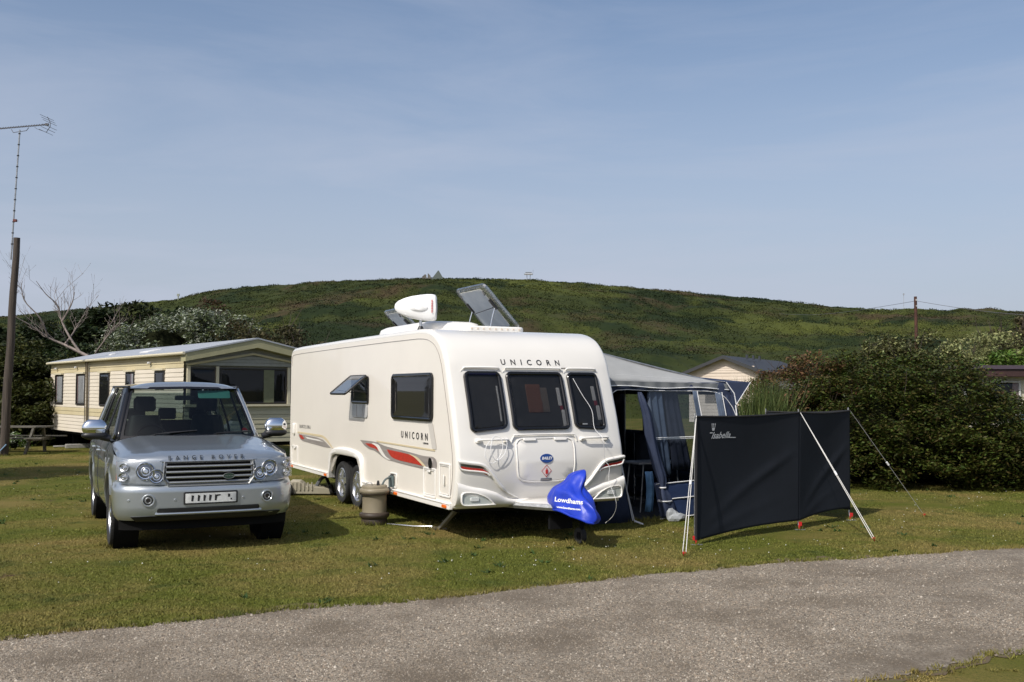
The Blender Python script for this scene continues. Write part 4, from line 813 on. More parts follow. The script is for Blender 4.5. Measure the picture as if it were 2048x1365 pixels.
def project_text(parent, cover_, body, size, origin, right, up, dirv, nm, shear=0, off=.001, m=whitem, sp_=1.0):
    bpy.context.view_layer.update(); ev = cover_.evaluated_get(bpy.context.evaluated_depsgraph_get()); em = ev.to_mesh(); vs = [v.co.copy() for v in em.vertices]; fs = [tuple(p.vertices) for p in em.polygons]; ev.to_mesh_clear()
    bv = BVHTree.FromPolygons(vs, fs); mb = MB(); origin, right, up, dirv = map(Vector, (origin, right, up, dirv))
    def fn(u, v, d):
        p = origin+right*u+up*v; h_ = bv.ray_cast(p-dirv*2, dirv)
        return (h_[0]-dirv*.0035) if h_[0] else p
    mb.text(body, fn, size, sp_, shear, depth=0, off=off); mb.build(nm, m, parent)
dv = Vector((math.sin(CVA)*-.0-.55, .83, 0)).normalized(); dv = Vector((.35, .94, 0)).normalized(); rt = Vector((.94, -.35, 0))
dv = Vector((.46, .89, 0)).normalized(); rt = Vector((.89, -.46, 0)).normalized()
project_text(ht, cv_, 'Lowdhams', .070, (-.055, -.60, .50), rt, (0, 0, 1), dv, 'lettering', .15, .002)
project_text(ht, cv_, 'www.lowdhams.com', .030, (-.055, -.60, .435), rt, (0, 0, 1), dv, 'small_lettering', 0, .0012)

# ================================================================== SILVER CAR
car = thing('parked_car', 'silver four wheel drive estate car parked on the grass facing the camera', 'car', (-3.286, 10.96, 0), .455)
CW, CL = .965, 4.93
def half_outline():
    P = []; b, n_ = .44, 3.0
    for t in np.linspace(0, math.pi/2, 34):
        P.append((CW*math.sin(t)**(2/n_), b*(1-math.cos(t)**(2/n_))))
    ys = set(np.round(np.arange(.5, 4.5, .08), 3))
    for yw in (.87, 3.75):
        for a in np.linspace(0, math.pi, 25): ys.add(round(yw+.425*math.cos(a), 4))
    for y in sorted(ys):
        if y > b+.003: P.append((CW+.0*y, y))
    for t in np.linspace(0, math.pi/2, 16)[1:]:
        P.append((CW*math.cos(t)**(2/3.5), 4.5+.43*math.sin(t)**(2/3.5)))
    return P
HO = half_outline()
OUT = [(x, y) for x, y in HO]+[(-x, y) for x, y in HO[::-1][1:-1]]
def zbot(x, y):
    z = .36 if y < .35 else (.33 if y < 4.4 else .40)
    for yw in (.87, 3.75):
        if abs(y-yw) < .4255: z = max(z, .40+math.sqrt(max(0, .425**2-(y-yw)**2)))
    return z
ztop = lerp([0, .06, .45, 1.35, 2.0, 3.5, 4.93], [.995, 1.0, 1.035, 1.13, 1.15, 1.155, 1.15])
def inset(z, y, x):
    fr = max(0, min(1, (.55-y)/.35)); side = 1-fr
    di = fr*float(np.interp(z, [.33, .37, .42, .47, .68, .715, .735, .97, 1.0], [.09, .035, .012, 0, 0, .012, .045, .06, .085]))
    ds = side*float(np.interp(z, [.33, .40, .55, .62, .9, .97, 1.04, 1.15], [.06, .02, .0, -.008, .0, .012, .022, .065]))
    for yw in (.87, 3.75):                                # flared arches
        d = abs(math.hypot(y-yw, z-.38)-.46)
        if d < .07 and y > .5: ds -= .016*(1-d/.07)
    return di+ds
def ctr(x, y):                                            # direction of inset (towards the body axis)
    if y < .6:
        n_ = 3.0; gx = (abs(x)/CW)**(n_-1)/CW*math.copysign(1, x); gy = -((max(0, 1-y/.44))**(n_-1))/.44 if y < .44 else 0; l = math.hypot(gx, gy) or 1; return -gx/l, -gy/l
    if y > 4.4: l = math.hypot(x, y-4.2) or 1; return -x/l, -(y-4.2)/l
    return -math.copysign(1, x), 0
def bodypt(k, z):
    x, y = OUT[k]; d = inset(z, y, x); cx_, cy_ = ctr(x, y); return (x+cx_*d, y+cy_*d, z)
mb = MB(); NZ = 22; rs = []
for t in range(NZ+1):
    ring = []
    for k, (x, y) in enumerate(OUT):
        zb, zt_ = zbot(x, y), ztop(y); ring.append(bodypt(k, zb+(zt_-zb)*t/NZ))
    rs.append(ring)
lip = [(x*.90, y+(.03 if y < 1 else 0), z) for x, y, z in rs[0]]
mb.rings([lip]+rs); body = mb.build('body', silver, car, ang=40)
# bonnet: clamshell with raised centre
def xe(y): 
    b = .44; yy = max(0, min(b, y-.045)); return (CW-.055)*(1-(1-yy/b)**3.0)**(1/3.0) if yy < b else CW-.05
def bon(u, v):
    y = .052+v*1.36; 
    w = xe(y+.02) if y > .09 else xe(.075)*.985
    x = u*w; base = ztop(y)-.002; rise = float(np.interp(y, [.05, .075, .12, .25, .6, 1.41], [-.02, .012, .036, .052, .062, .066]))
    ed = 1-abs(u)**7; cr = float(np.interp(abs(x), [0, .50+.12*v, .53+.12*v, .99], [.014, .014, 0, 0]))*min(1, v*6)
    y2 = y+.07*(abs(x)/.9)**2*(1 if v < .9 else 1) - .07*(abs(x)/.9)**2*v
    yb = 0.0
    if v < .25: yb = .44*(1-(max(0, 1-(abs(x)/CW)**3.0))**(1/3.0))*(1-v*4)**2*.8
    return (x, y2*0+y+yb+(.0), base+rise*ed+cr-.01*(1-ed))
mb = MB(); us = np.sort(np.concatenate([np.linspace(-1, 1, 41), [-.985, .985, -.965, .965]])); vs_ = np.concatenate([np.linspace(0, .08, 7), np.linspace(.1, 1, 24)])
mb.grid(bon, us, vs_)
mb.grid(lambda u, t: (bon(u, 0)[0]*(1-.01*t), bon(u, 0)[1]+.03*t, bon(u, 0)[2]-.05*t), us, (0, 1)); mb.build('bonnet', silver, car, ang=50)
bonz = lambda x, y: bon(max(-1, min(1, x/ max(.3, xe(y+.02)))), max(0, (y-.052)/1.36))[2]
def FC(x, z):                                             # front fascia y at x, z
    y0 = .44*(1-(max(0, 1-min(1, abs(x)/CW)**3.0))**(1/3.0)); return y0+inset(z, y0, x)*(1-.25*abs(x)**4)
fc = lambda u, v, d: (u*(1+(.55*d if abs(u) > .8 else 0)), FC(u, v)-d, v)
# lower black trim and underbody
mb = MB(); mb.grid(lambda u, v: (u, FC(u, .40)+.055+(0 if v > .5 else .05), .25+.16*v), np.linspace(-.90, .90, 31), (0, .5, 1)); mb.build('front_valance', mat('soft_black', (.008, .008, .008), .9, spec=.1), car)
mb = MB(); mb.box((0, 2.5, .36), (1.5, 4.3, .14)); mb.box((0, .62, .52), (1.1, .7, .44)); mb.box((0, 2.3, .5), (1.55, 1.9, .3)); mb.box((0, 4.5, .5), (1.3, .6, .3)); mb.build('underbody', dark, car)
for yw in (.87, 3.75):
    for s in (-1, 1):
        mb = MB(); mb.lathe([(.43, -.13), (.43, .13), (.01, .13)], T(s*.80, yw, .38)@Matrix.Rotation(R(-90*s), 4, 'Y'), 24); mb.build('arch_liner', dark, car)
for s in (-1, 1):
    for yw in (.87, 3.75): wheel(car, s*(.965-.135), yw, .375, .255, s, .255, spokes=7)
# intake slot, bumper lip, fog lamps, plate
mb = MB(); mb.plate(rrect(0, .462, 1.08, .055, .02, 4), fc, .004, .001); mb.build('air_intake', blackp, car)
mb = MB(); mb.tube([fc(x, .428, .012) for x in np.linspace(-.56, .56, 21)], .014, 6); mb.build('intake_lip', silver, car)
mb = MB(); mb.plate(densify([(-.60, .408), (.60, .408), (.80, .40), (.74, .345), (-.74, .345), (-.80, .40)], .06), fc, .008, .002); mb.build('lower_grille', blackp, car)
for s in (-1, 1):
    mb = MB(); mb.frame(circ(s*.63, .575, .068), circ(s*.63, .575, .048), fc, .018); fl = mb.build('fog_lamp', silver, car)
    mb = MB(); mb.plate(circ(s*.63, .575, .05), fc, .006, .001); mb.build('bowl', blackg, fl)
    mb = MB(); mb.frame(circ(s*.63, .575, .036), circ(s*.63, .575, .022), fc, .012); mb.build('lamp_ring', grillem, fl)
    mb = MB(); mb.plate(circ(s*.63, .575, .048), fc, .014, .004); mb.build('lens', lensm, fl)
    for q in (.82, .36):
        mb = MB(); mb.plate(circ(s*q, .575, .014, 12), fc, .005, .002); mb.build('parking_sensor', silver, car)
mb = MB(); mb.plate(rrect(.01, .588, .57, .135, .012), fc, .020, .003); pl = mb.build('number_plate', blackp, car)
mb = MB(); mb.plate(rrect(.01, .588, .535, .102, .006), fc, .023, .001); mb.build('plate_face', mat('plate_white', (.62, .63, .62), .4, var=.25, vscale=14), pl)
mb = MB()
for k, q in enumerate((-.185, -.12, -.06, .0, .06)):
    mb.add([fc(q+a, .588+b, .0245) for a, b in ((-.013, -.030), (.006, -.034), (.016, .026), (-.010, .034))], [(0, 1, 2, 3)])
mb.add([fc(.06+a, .588+b, .0246) for a, b in ((.0, .012), (.055, .020), (.045, .034), (.0, .030))], [(0, 1, 2, 3)])
mb.add([fc(.20+a, .588+b, .0245) for a, b in ((-.012, .0), (.012, .002), (.012, .034), (-.012, .034))], [(0, 1, 2, 3)])
mb.add([fc(.22+a, .588+b, .0245) for a, b in ((-.004, -.03), (.012, -.03), (.010, -.012), (-.003, -.012))], [(0, 1, 2, 3)])
mb.build('blurred_marks', inkm, pl, smooth=False)
# grille
go = [(-.475, .985), (-.49, .80), (-.43, .715), (.43, .715), (.49, .80), (.475, .985)]
go = densify(go, .06); ctrg = (0, .86); gi = [(x*.93, .862+(z-.862)*.83) for x, z in go]
mb = MB(); mb.frame(go, gi, lambda u, v, d: (u, FC(u, max(.75, v))-d-.004, v), .035, .01); gr = mb.build('grille', grillem, car)
mb = MB(); mb.plate(gi, lambda u, v, d: (u, FC(u, max(.75, v))-d-.001, v), .003, .001); mb.build('grille_mesh', dark, gr)
for k, z in enumerate((.925, .868, .811, .757)):
    w = .455 if z > .8 else .42
    mb = MB(); mb.grid(lambda u, a: (u, FC(u, .85)-.022-.016*math.cos(a), z+.014*math.sin(a)), np.linspace(-w, w, 15), np.linspace(0, 2*math.pi, 9)); mb.build('slat', grillem, gr)
mb = MB(); mb.plate(circ(.20, .815, .058, 24, .5), lambda u, v, d: (u, FC(u, .85)-.04-d, v), .010, .003); ob = mb.build('oval_emblem', mat('emblem_green', (.02, .045, .03), .3), gr)
mb = MB(); mb.frame(circ(.20, .815, .064, 24, .5), circ(.20, .815, .056, 24, .5), lambda u, v, d: (u, FC(u, .85)-.04-d, v), .013); mb.text('LAND ROVER', lambda u, v, d: (.20+u, FC(.2, .85)-.0515, .810+v), .016, 1.0, .2, depth=0); mb.build('emblem_rim', grillem, ob)
# headlights
for s in (-1, 1):
    hlf = lambda u, v, d: fc(u, v, d+.006)
    o_ = [(s*x, z) for x, z in densify([(.49, .985), (.70, .988), (.86, .99), (.925, .985), (.93, .88), (.925, .775), (.80, .755), (.62, .745), (.50, .745), (.535, .80), (.50, .86)], .05)]
    hl = MB(); hl.plate(o_, hlf, .012, .004); hl = hl.build('headlight', mat('lamp_housing', (.34, .36, .375), .3, .5), car)
    for cx_, cz_, r in ((.660, .885, .096), (.550, .828, .080), (.855, .925, .044), (.86, .825, .046)):
        mb = MB(); mb.frame(circ(s*cx_, cz_, r, 28), circ(s*cx_, cz_, r*.76, 28), lambda u, v, d: hlf(u, v, d+.012), .020, .004); rg = mb.build('lamp_ring', chrome, hl)
        mb = MB(); mb.plate(circ(s*cx_, cz_, r*.76, 24), lambda u, v, d: hlf(u, v, d+.0125), .003, .001); mb.build('bowl', mat('bowl_dark', (.16, .17, .19), .12, .9) if r > .06 else mat('bowl_grey', (.6, .6, .6), .15, .9), rg)
        mb = MB(); mb.frame(circ(s*cx_, cz_, r*.50, 20), circ(s*cx_, cz_, r*.36, 20), lambda u, v, d: hlf(u, v, d+.014), .012); mb.plate(circ(s*cx_, cz_, r*.30, 16), lambda u, v, d: hlf(u, v, d+.014), .014, .006); mb.build('projector', chrome, rg)
    mb = MB(); mb.plate(o_, lambda u, v, d: hlf(u, v, d+.028), .008, .004); mb.build('lens', lensm, hl)
    mb = MB(); mb.plate([(s*x, z) for x, z in densify([(.90, .985), (.945, .98), (.95, .79), (.905, .775)], .05)], lambda u, v, d: (u*.985, FC(min(.945, abs(u)), v)-d, v), .016, .003); mb.build('side_lens', mat('amber_red', (.45, .10, .05), .25), hl)
# lettering on the bonnet front edge
mb = MB(); mb.text('RANGE ROVER', lambda u, v, d: (-.03+u, bon((-.03+u)/.9, .012)[1]-.010-d+v*.55, 1.004+v*.85), .066, 2.1, depth=.002, off=.0008); mb.build('lettering', mat('letter_grey', (.05, .055, .06), .35, .5), car)
# greenhouse: belt to roof
def gh(s, y, z): return s*float(np.interp(z, [1.13, 1.25, 1.76, 1.80], [.885, .868, .695, .66]))
roof = MB()
def rf(u, v):
    y = 2.02+v*2.45; w = .672-.03*max(0, v-.7); e = 1-abs(u)**5; e2 = min(1, v*14)**.5; e3 = min(1, (1-v)*12)**.5
    return (u*w, y, 1.775+.055*e*e2*e3+.03*(1-u*u)*e2)
roof.grid(rf, np.linspace(-1, 1, 29), np.concatenate([[0, .01, .02, .04, .07], np.linspace(.1, .9, 14), [.94, .97, 1]])); roof.build('roof', silver, car, ang=60)
def quadstrip(P, Q, t=.02, n=8):                          # thick strip between two 3D edges
    mb = MB(); return mb
def beam(a, b, wa, wb, nm, m, th=.03):
    a, b = Vector(a), Vector(b); mb = MB(); d = (b-a).normalized(); sx = Vector(wa); nrm = d.cross(sx).normalized()*th
    wb = Vector(wb); P = [a-sx, a+sx, b+wb, b-wb]; mb.add(P+[p+nrm for p in P], [(0, 1, 2, 3), (7, 6, 5, 4), (0, 4, 5, 1), (1, 5, 6, 2), (2, 6, 7, 3), (3, 7, 4, 0)]); return mb.build(nm, m, car, bevel=.006)
WB = lambda x: (x, 1.30+.30*(abs(x)/.84)**2, 1.175-.02*abs(x))       # windscreen base
WT = lambda x: (x, 2.02+.06*(abs(x)/.65)**2, 1.795-.02*abs(x))       # windscreen top
def scr(u, t):
    a = Vector(WB(u*.80)); b = Vector(WT(u*.635)); p = a.lerp(b, t); p.y -= .03*math.sin(math.pi*t)*(1-.4*u*u); p.z += .012*math.sin(math.pi*t); return p
mb = MB(); mb.grid(lambda u, t: scr(u, t), np.linspace(-1, 1, 21), np.linspace(.03, .985, 9)); mb.build('windscreen', carglass, car, ang=80)
mb = MB(); edge = [scr(u, .0) for u in np.linspace(-1, 1, 15)]+[scr(1, t) for t in np.linspace(.1, .9, 6)]+[scr(u, 1) for u in np.linspace(1, -1, 15)]+[scr(-1, t) for t in np.linspace(.9, .1, 6)]
i_ = [scr(u, .055) for u in np.linspace(-.955, .955, 15)]+[scr(.965, t) for t in np.linspace(.12, .88, 6)]+[scr(u, .955) for u in np.linspace(.95, -.95, 15)]+[scr(-.965, t) for t in np.linspace(.88, .12, 6)]
up = Vector((0, -.008, .006)); n_ = len(edge); mb.rings([[p for p in edge], [p+up for p in edge], [p+up for p in i_], [p for p in i_]]); mb.build('screen_surround', blackg, car)
for s in (-1, 1):
    # pillars
    P = [scr(s*1.0, t) for t in np.linspace(0, 1, 8)]; mb = MB()
    mb.grid(lambda i, k: P[i]+Vector(((0, 0, 0), (s*.045, .045, -.004), (s*.07, .12, -.01))[k]), range(8), range(3)); mb.build('windscreen_pillar', silver if s > 0 else blackg, car, ang=70, solid=.02)
    def side(y, z, d=0): return Vector((gh(s, y, z)-s*.02+s*d, y, z))
    def pil(y0, w0, y1, w1, nm, m, d=.004):
        mb = MB(); mb.grid(lambda a, t: side(y0+a*w0+(y1+a*w1-y0-a*w0)*t, 1.14+.64*t, d), (0, 1), np.linspace(0, 1, 6)); mb.build(nm, m, car, solid=.02)
    pil(2.62, .11, 2.66, .09, 'door_pillar', blackg); pil(3.62, .12, 3.58, .10, 'door_pillar', blackg); pil(4.38, .40, 4.20, .24, 'rear_pillar', silver)
    mb = MB(); mb.grid(lambda a, t: side(1.72+.44*t+a*(4.40-1.72-.44*t-.12*t), 1.15+.62*t, 0), np.linspace(0, 1, 12), np.linspace(0, 1, 6)); mb.build('side_glass', carglass, car)
    mb = MB(); mb.tube([side(1.55, 1.15, .012), side(4.55, 1.16, .012)], .012, 6); mb.build('belt_trim', blackp, car)
    mb = MB(); mb.tube([Vector((s*.665, 2.05, 1.795)), Vector((s*.67, 4.35, 1.80))], .016, 6); mb.build('roof_trim', blackp, car)
    mb = MB(); mb.grid(lambda a, t: (s*(.90-.26*t), 1.42+a*3.3, 1.152+.006*t), (0, 1), (0, 1)); mb.build('shoulder', silver, car)
    # door shut lines and handles
    for y in (1.42, 2.62, 3.45):
        mb = MB(); mb.tube([(s*(CW-inset(z, y, .9)+.001), y, z) for z in np.linspace(.42, 1.12, 10)], .004, 4); mb.build('door_gap', blackp, car)
    for y in (2.42, 3.30):
        mb = MB(); mb.tube([(s*(CW-.0), y-.09, 1.0), (s*(CW+.03), y-.06, 1.0), (s*(CW+.03), y+.06, 1.0), (s*(CW-.0), y+.09, 1.0)], .013, 6); mb.build('door_handle', silver, car)
    mb = MB(); mb.plate([(s*0+q[0], q[1]) for q in rrect(1.30, .86, .03, .22, .01)], lambda u, v, d: (s*(CW+.0+d), u, v), .012, .003); mb.build('side_vent', grillem, car)
    # mirror
    M = T(s*1.075, 1.66, 1.285); e = .55
    def mir(z0, z1, y):
        rs = []
        for t in np.linspace(0, 1, 9):
            k = (math.sin(math.pi*(.06+.88*t)))**.42; rs.append([(s*1.075+(.145*k)*math.copysign(abs(math.cos(a))**.75, math.cos(a)), 1.63+.075*k*math.copysign(abs(math.sin(a))**.8, math.sin(a)), z0+(z1-z0)*t) for a in np.linspace(0, 6.283, 25)[:-1]])
        return rs
    mb = MB(); mb.rings(mir(1.20, 1.40, 0), True, True); mi = mb.build('wing_mirror', chrome, car, ang=60)
    mb = MB(); mb.rings([[(x*1.0+(x-s*1.075)*.03, y+(y-1.63)*.05, z) for x, y, z in r] for r in mir(1.165, 1.262, 0)], True, True); mb.tube([(s*.90, 1.62, 1.17), (s*1.02, 1.62, 1.20)], .04, 8); mb.build('mirror_base', blackp, mi, ang=60)
# wipers
for a, b in (((-.62, 1.40, 1.175), (.02, 1.40, 1.245)), ((.12, 1.36, 1.19), (.70, 1.50, 1.22))):
    mb = MB(); a, b = Vector(a), Vector(b); mb.tube([a, a.lerp(b, .5)+Vector((0, -.03, .03)), b+Vector((0, -.015, .015))], .009, 6); mb.tube([a.lerp(b, .3)+Vector((0, -.035, .03)), b+Vector((.04, -.03, .02))], .007, 6); mb.build('wiper', blackp, car)
mb = MB(); mb.grid(lambda u, v: (u*.86, 1.36+.12*v+.28*(u*u), 1.135+.03*v), np.linspace(-1, 1, 15), (0, 1)); mb.build('scuttle', blackp, car)
# rear end
mb = MB(); mb.grid(lambda u, t: (u*(.80-.14*t), 4.86-.36*t+.04*u*u*0, 1.16+.60*t), np.linspace(-1, 1, 5), (0.08, .92)); mb.build('rear_window', carglass, car)
mb = MB()
for s in (-1, 1): mb.add([(s*.86, 4.84, 1.14), (s*.76, 4.87, 1.14), (s*.60, 4.5, 1.78), (s*.67, 4.45, 1.78)], [(0, 1, 2, 3)])
mb.build('tailgate_frame', silver, car, solid=.03)
# cabin
mb = MB(); mb.grid(lambda u, v: (u*.78, 1.45+.50*v+.1*u*u*(1-v), 1.13+.03*math.sin(v*3)), np.linspace(-1, 1, 9), np.linspace(0, 1, 5)); mb.box((0, 1.95, .95), (1.5, .06, .36)); mb.box((-.38, 1.90, 1.17), (.38, .25, .07)); mb.build('dashboard', blackp, car)
mb = MB(); P = [Vector((-.38+.19*math.cos(a), 2.08+.19*math.sin(a)*.35, 1.13+.19*math.sin(a)*.93)) for a in np.linspace(0, 6.283, 25)[:-1]]; mb.tube(P, .014, 6, closed=True); mb.tube([P[0], P[12]], .016, 6); mb.tube([(-.38, 2.08, 1.13), (-.38, 1.95, 1.05)], .03, 6); mb.build('steering_wheel', blackp, car)
mb = MB(); mb.box((0, 3.0, .55), (1.6, 3.4, .06)); mb.build('cabin_floor', dark, car)
for x in (-.40, .40):
    mb = MB(); rs = []
    for t in np.linspace(0, 1, 8): 
        k = .25*(1-.25*t**3); z = .72+.70*t; y = 2.62+.14*t; rs.append([(x+k*math.copysign(abs(math.cos(a))**.6, math.cos(a)), y+.075*math.sin(a), z) for a in np.linspace(0, 6.283, 17)[:-1]])
    mb.rings(rs, True, True); mb.box((x, 2.38, .75), (.48, .5, .16)); st = mb.build('front_seat', seatm, car, ang=60)
    mb = MB(); rs = [[(x+.14*k*math.copysign(abs(math.cos(a))**.5, math.cos(a)), 2.775+.05*k*math.sin(a), 1.47+.20*t) for a in np.linspace(0, 6.283, 17)[:-1]] for t, k in ((0, .8), (.15, 1), (.8, 1), (1, .75))]; mb.rings(rs, True, True); mb.tube([(x, 2.77, 1.35), (x, 2.77, 1.5)], .01); mb.build('headrest', seatm, st, ang=60)
mb = MB(); mb.box((0, 3.62, 1.02), (1.35, .16, .62), Matrix.Rotation(R(-12), 3, 'X')); mb.box((0, 3.35, .75), (1.35, .5, .16)); bs = mb.build('rear_seat', seatm, car, bevel=.03)
for x in (-.42, 0, .42): mb = MB(); mb.box((x, 3.70, 1.42), (.24, .08, .16)); mb.build('headrest', seatm, bs, bevel=.025)
mb = MB(); mb.grid(lambda u, v: (u*.6, 2.1+v*2.2, 1.765), (-1, 1), (0, 1)); mb.build('headlining', mat('cloth_grey', (.12, .12, .115), .9), car)
mb = MB(); mb.plate(rrect(.0, 1.655, .24, .06, .02), lambda u, v, d: (u-.0, 2.03-d, v), .02, .005); mb.tube([(0, 2.03, 1.69), (0, 2.0, 1.77)], .01); mb.build('rear_view_mirror', blackp, car)
mb = MB(); mb.plate(rrect(.36, 1.70, .40, .10, .02), lambda u, v, d: (u, 2.02-(1.72-v)*.75-d*.5, v), .012, .004); mb.build('sunband_reflection', mat('reflection_teal', (.10, .36, .31), .6), car)  # teal panel paints the greenish reflection along the windscreen top
mb = MB(); mb.plate(circ(.66, .12, .045, 20), lambda u, v, d: scr(u/.78, v)+Vector((0, .01-d, 0)), .004, .001) if False else mb.add([scr(.87+.05*math.cos(a), .12+.055*math.sin(a))+Vector((0, .006, 0)) for a in np.linspace(0, 6.283, 17)[:-1]], [tuple(range(16))]); mb.build('tax_disc', mat('disc_white', (.7, .6, .58), .5), car)
mb = MB(); mb.add([scr(.87+.05*math.cos(a), .13+.055*math.sin(a))+Vector((0, .003, 0)) for a in np.linspace(0, 3.1, 9)], [tuple(range(9))]); mb.build('disc_band', redm, car)

# ================================================================== AWNING
ENDZ, ENDX0, ENDX1 = 1.0, 2.55, 3.2
aw = thing('caravan_awning', 'grey and navy blue awning joined to the right side of the touring caravan', 'awning', CVO, CVA)
A0 = Vector((1.17, 1.02, 1.90)); B0 = Vector((3.66, 1.08, 1.86)); C0 = Vector((1.17, 1.75, 2.50)); D0 = Vector((3.72, 6.6, 1.86)); E0 = Vector((1.17, 7.0, 2.50))
def hip(u, t):                                            # grey slope facing the camera
    lo_ = A0.lerp(B0, u); hi = C0.lerp(B0, u); p = lo_.lerp(hi, t); sag = math.sin(math.pi*u)*t
    return p+Vector((0, .02*math.sin(u*40)*(1-t)*.3, -.07*sag-.012*math.sin(u*3.14*3)**2*(1-t)))
mb = MB(); mb.grid(hip, np.linspace(0, 1, 40), np.linspace(0, 1, 8)); mb.build('roof_end', greyc, aw, ang=80, solid=.004)
def mainr(u, v):
    a = C0.lerp(E0, v); b = B0.lerp(D0, v); p = a.lerp(b, u); return p+Vector((0, 0, -.10*math.sin(math.pi*u)*(.6+.4*math.cos(v*math.pi*6))*1.0+(-.07*math.sin(math.pi*u) if v == 0 else 0)*0))
mb = MB(); mb.grid(mainr, np.linspace(0, 1, 14), np.linspace(0, 1, 25)); mb.build('roof', mat('roof_blue_canvas', (.10, .12, .19), .8, var=.1), aw, ang=80, solid=.004)
def val(u, t):
    p = A0.lerp(B0, u); return p+Vector((0, -.012-.01*math.sin(u*60), -(.075+.012*math.cos(u*math.pi*4))*t))
mb = MB(); mb.grid(val, np.linspace(0, 1, 60), (0, .5, 1)); mb.build('valance', greyc2, aw, ang=80)
mb = MB(); mb.tube([val(u, 1)+Vector((0, -.004, 0)) for u in np.linspace(0, 1, 60)], .008, 6); mb.tube([A0.lerp(C0, .0)+Vector((0, -.01, .10)), B0+Vector((0, 0, .03))], .002, 4); mb.build('valance_piping', piping, aw)
def wallp(x, z):                                          # end wall facing the camera, leaning out towards its foot
    y = 1.08-.30*(1-z/1.85)+.012*math.sin(x*11+z*2)+.008*math.sin(x*23); return Vector((x+(.10 if x > 3.4 else 0)*(1-z/1.85)*((x-3.4)/.3), y, z))
def wp(pts, nm, m, d=0, sol=.003): 
    bm = bmesh.new(); bv = [bm.verts.new(wallp(*p)+Vector((0, -d, 0))) for p in pts]; bm.faces.new(bv); bmesh.ops.triangulate(bm, faces=bm.faces[:]); bm.verts.index_update(); mb = MB(); mb.add([v.co[:] for v in bm.verts], [[v.index for v in f.verts] for f in bm.faces]); bm.free(); return mb.build(nm, m, aw, smooth=False, solid=sol)
def wg(xl, xr, z0, z1, nm, m, d=0, parent=None, nx=10, nz=10, fold=0, sol=.003):
    mb = MB(); mb.grid(lambda a, t: wallp(xl(t)+(xr(t)-xl(t))*a, z0+(z1-z0)*t)+Vector((0, -d+fold*math.sin(a*18+t*3), 0)), np.linspace(0, 1, nx), np.linspace(0, 1, nz)); return mb.build(nm, m, parent or aw, ang=80, solid=sol)
# navy header with arched lower edge
hd = lambda x: float(np.interp(x, [1.17, 1.45, 1.56, 1.68, 1.84, 2.2, 3.2, 3.38, 3.50, 3.62, 3.70], [1.45, 1.58, 1.70, 1.765, 1.775, 1.76, 1.755, 1.74, 1.68, 1.55, 1.30]))
mb = MB(); xs_ = np.linspace(1.17, 3.68, 50); mb.grid(lambda x, t: wallp(x, hd(x)+(1.88-hd(x))*t), xs_, np.linspace(0, 1, 4)); mb.build('header_panel', navy, aw, ang=80, solid=.003)
mb = MB(); mb.tube([wallp(x, hd(x))+Vector((0, -.008, 0)) for x in xs_], .006, 6); mb.build('header_piping', piping, aw)
wg(lambda t: 1.17+.02*(1-t), lambda t: 1.55+.20*(1-t), 0, 1.64, 'door_side_panel', navy, fold=.006)
mb = MB(); mb.tube([wallp(1.75-.20*t, 1.62*t+.02)+Vector((0, -.01, 0)) for t in np.linspace(0, 1, 12)], .007, 6); mb.build('panel_piping', piping, aw)
# doorway pole, curtain, window, lower skirt
wg(lambda t: 2.20-.06*t, lambda t: 3.75, .02, .50, 'skirt', navy2, fold=.004)
mb = MB()
for z in (.495, .28, .03): mb.tube([wallp(x, z+.012*math.sin(x*5))+Vector((0, -.012, 0)) for x in np.linspace(2.18, 3.74, 20)], .008, 6)
mb.build('skirt_piping', piping, aw)
wg(lambda t: 2.22, lambda t: 3.45, .50, 1.77, 'clear_window', plastic, sol=0)
wg(lambda t: 3.42+.12*(1-t), lambda t: 3.72, .45, 1.70, 'corner_panel', navy, fold=.006)
wg(lambda t: 2.94+.20*(1-t)**1.5+.0, lambda t: 3.03+.22*(1-t)**1.5, .50, 1.76, 'window_stripe', denim, d=.012, fold=.004)
wg(lambda t: 3.36+.10*(1-t), lambda t: 3.46+.10*(1-t), .50, 1.74, 'window_stripe', denim, d=.012, fold=.004)
mb = MB(); mb.tube([wallp(3.03+.22*(1-t)**1.5, .5+1.26*t)+Vector((0, -.02, 0)) for t in np.linspace(0, 1, 12)], .006, 5); mb.tube([wallp(3.46+.10*(1-t), .5+1.24*t)+Vector((0, -.02, 0)) for t in np.linspace(0, 1, 12)], .006, 5); mb.build('stripe_piping', piping, aw)
wg(lambda t: 2.52-.02*t, lambda t: 2.86-.10*t, .66, 1.76, 'curtain', mat('navy_curtain', (.018, .022, .04), .8, var=.4, vscale=8), d=-.06, fold=.02)
wg(lambda t: 2.22, lambda t: 2.48, .60, 1.74, 'curtain', denim, d=-.05, fold=.022, nx=26)
mb = MB(); mb.tube([wallp(2.22, 1.105)+Vector((0, -.015, 0)), wallp(3.3, 1.115)+Vector((0, -.015, 0))], .007, 6); mb.tube([wallp(2.22, 1.085)+Vector((0, -.015, 0)), wallp(3.3, 1.095)+Vector((0, -.015, 0))], .004, 6); mb.build('window_rail', piping, aw)
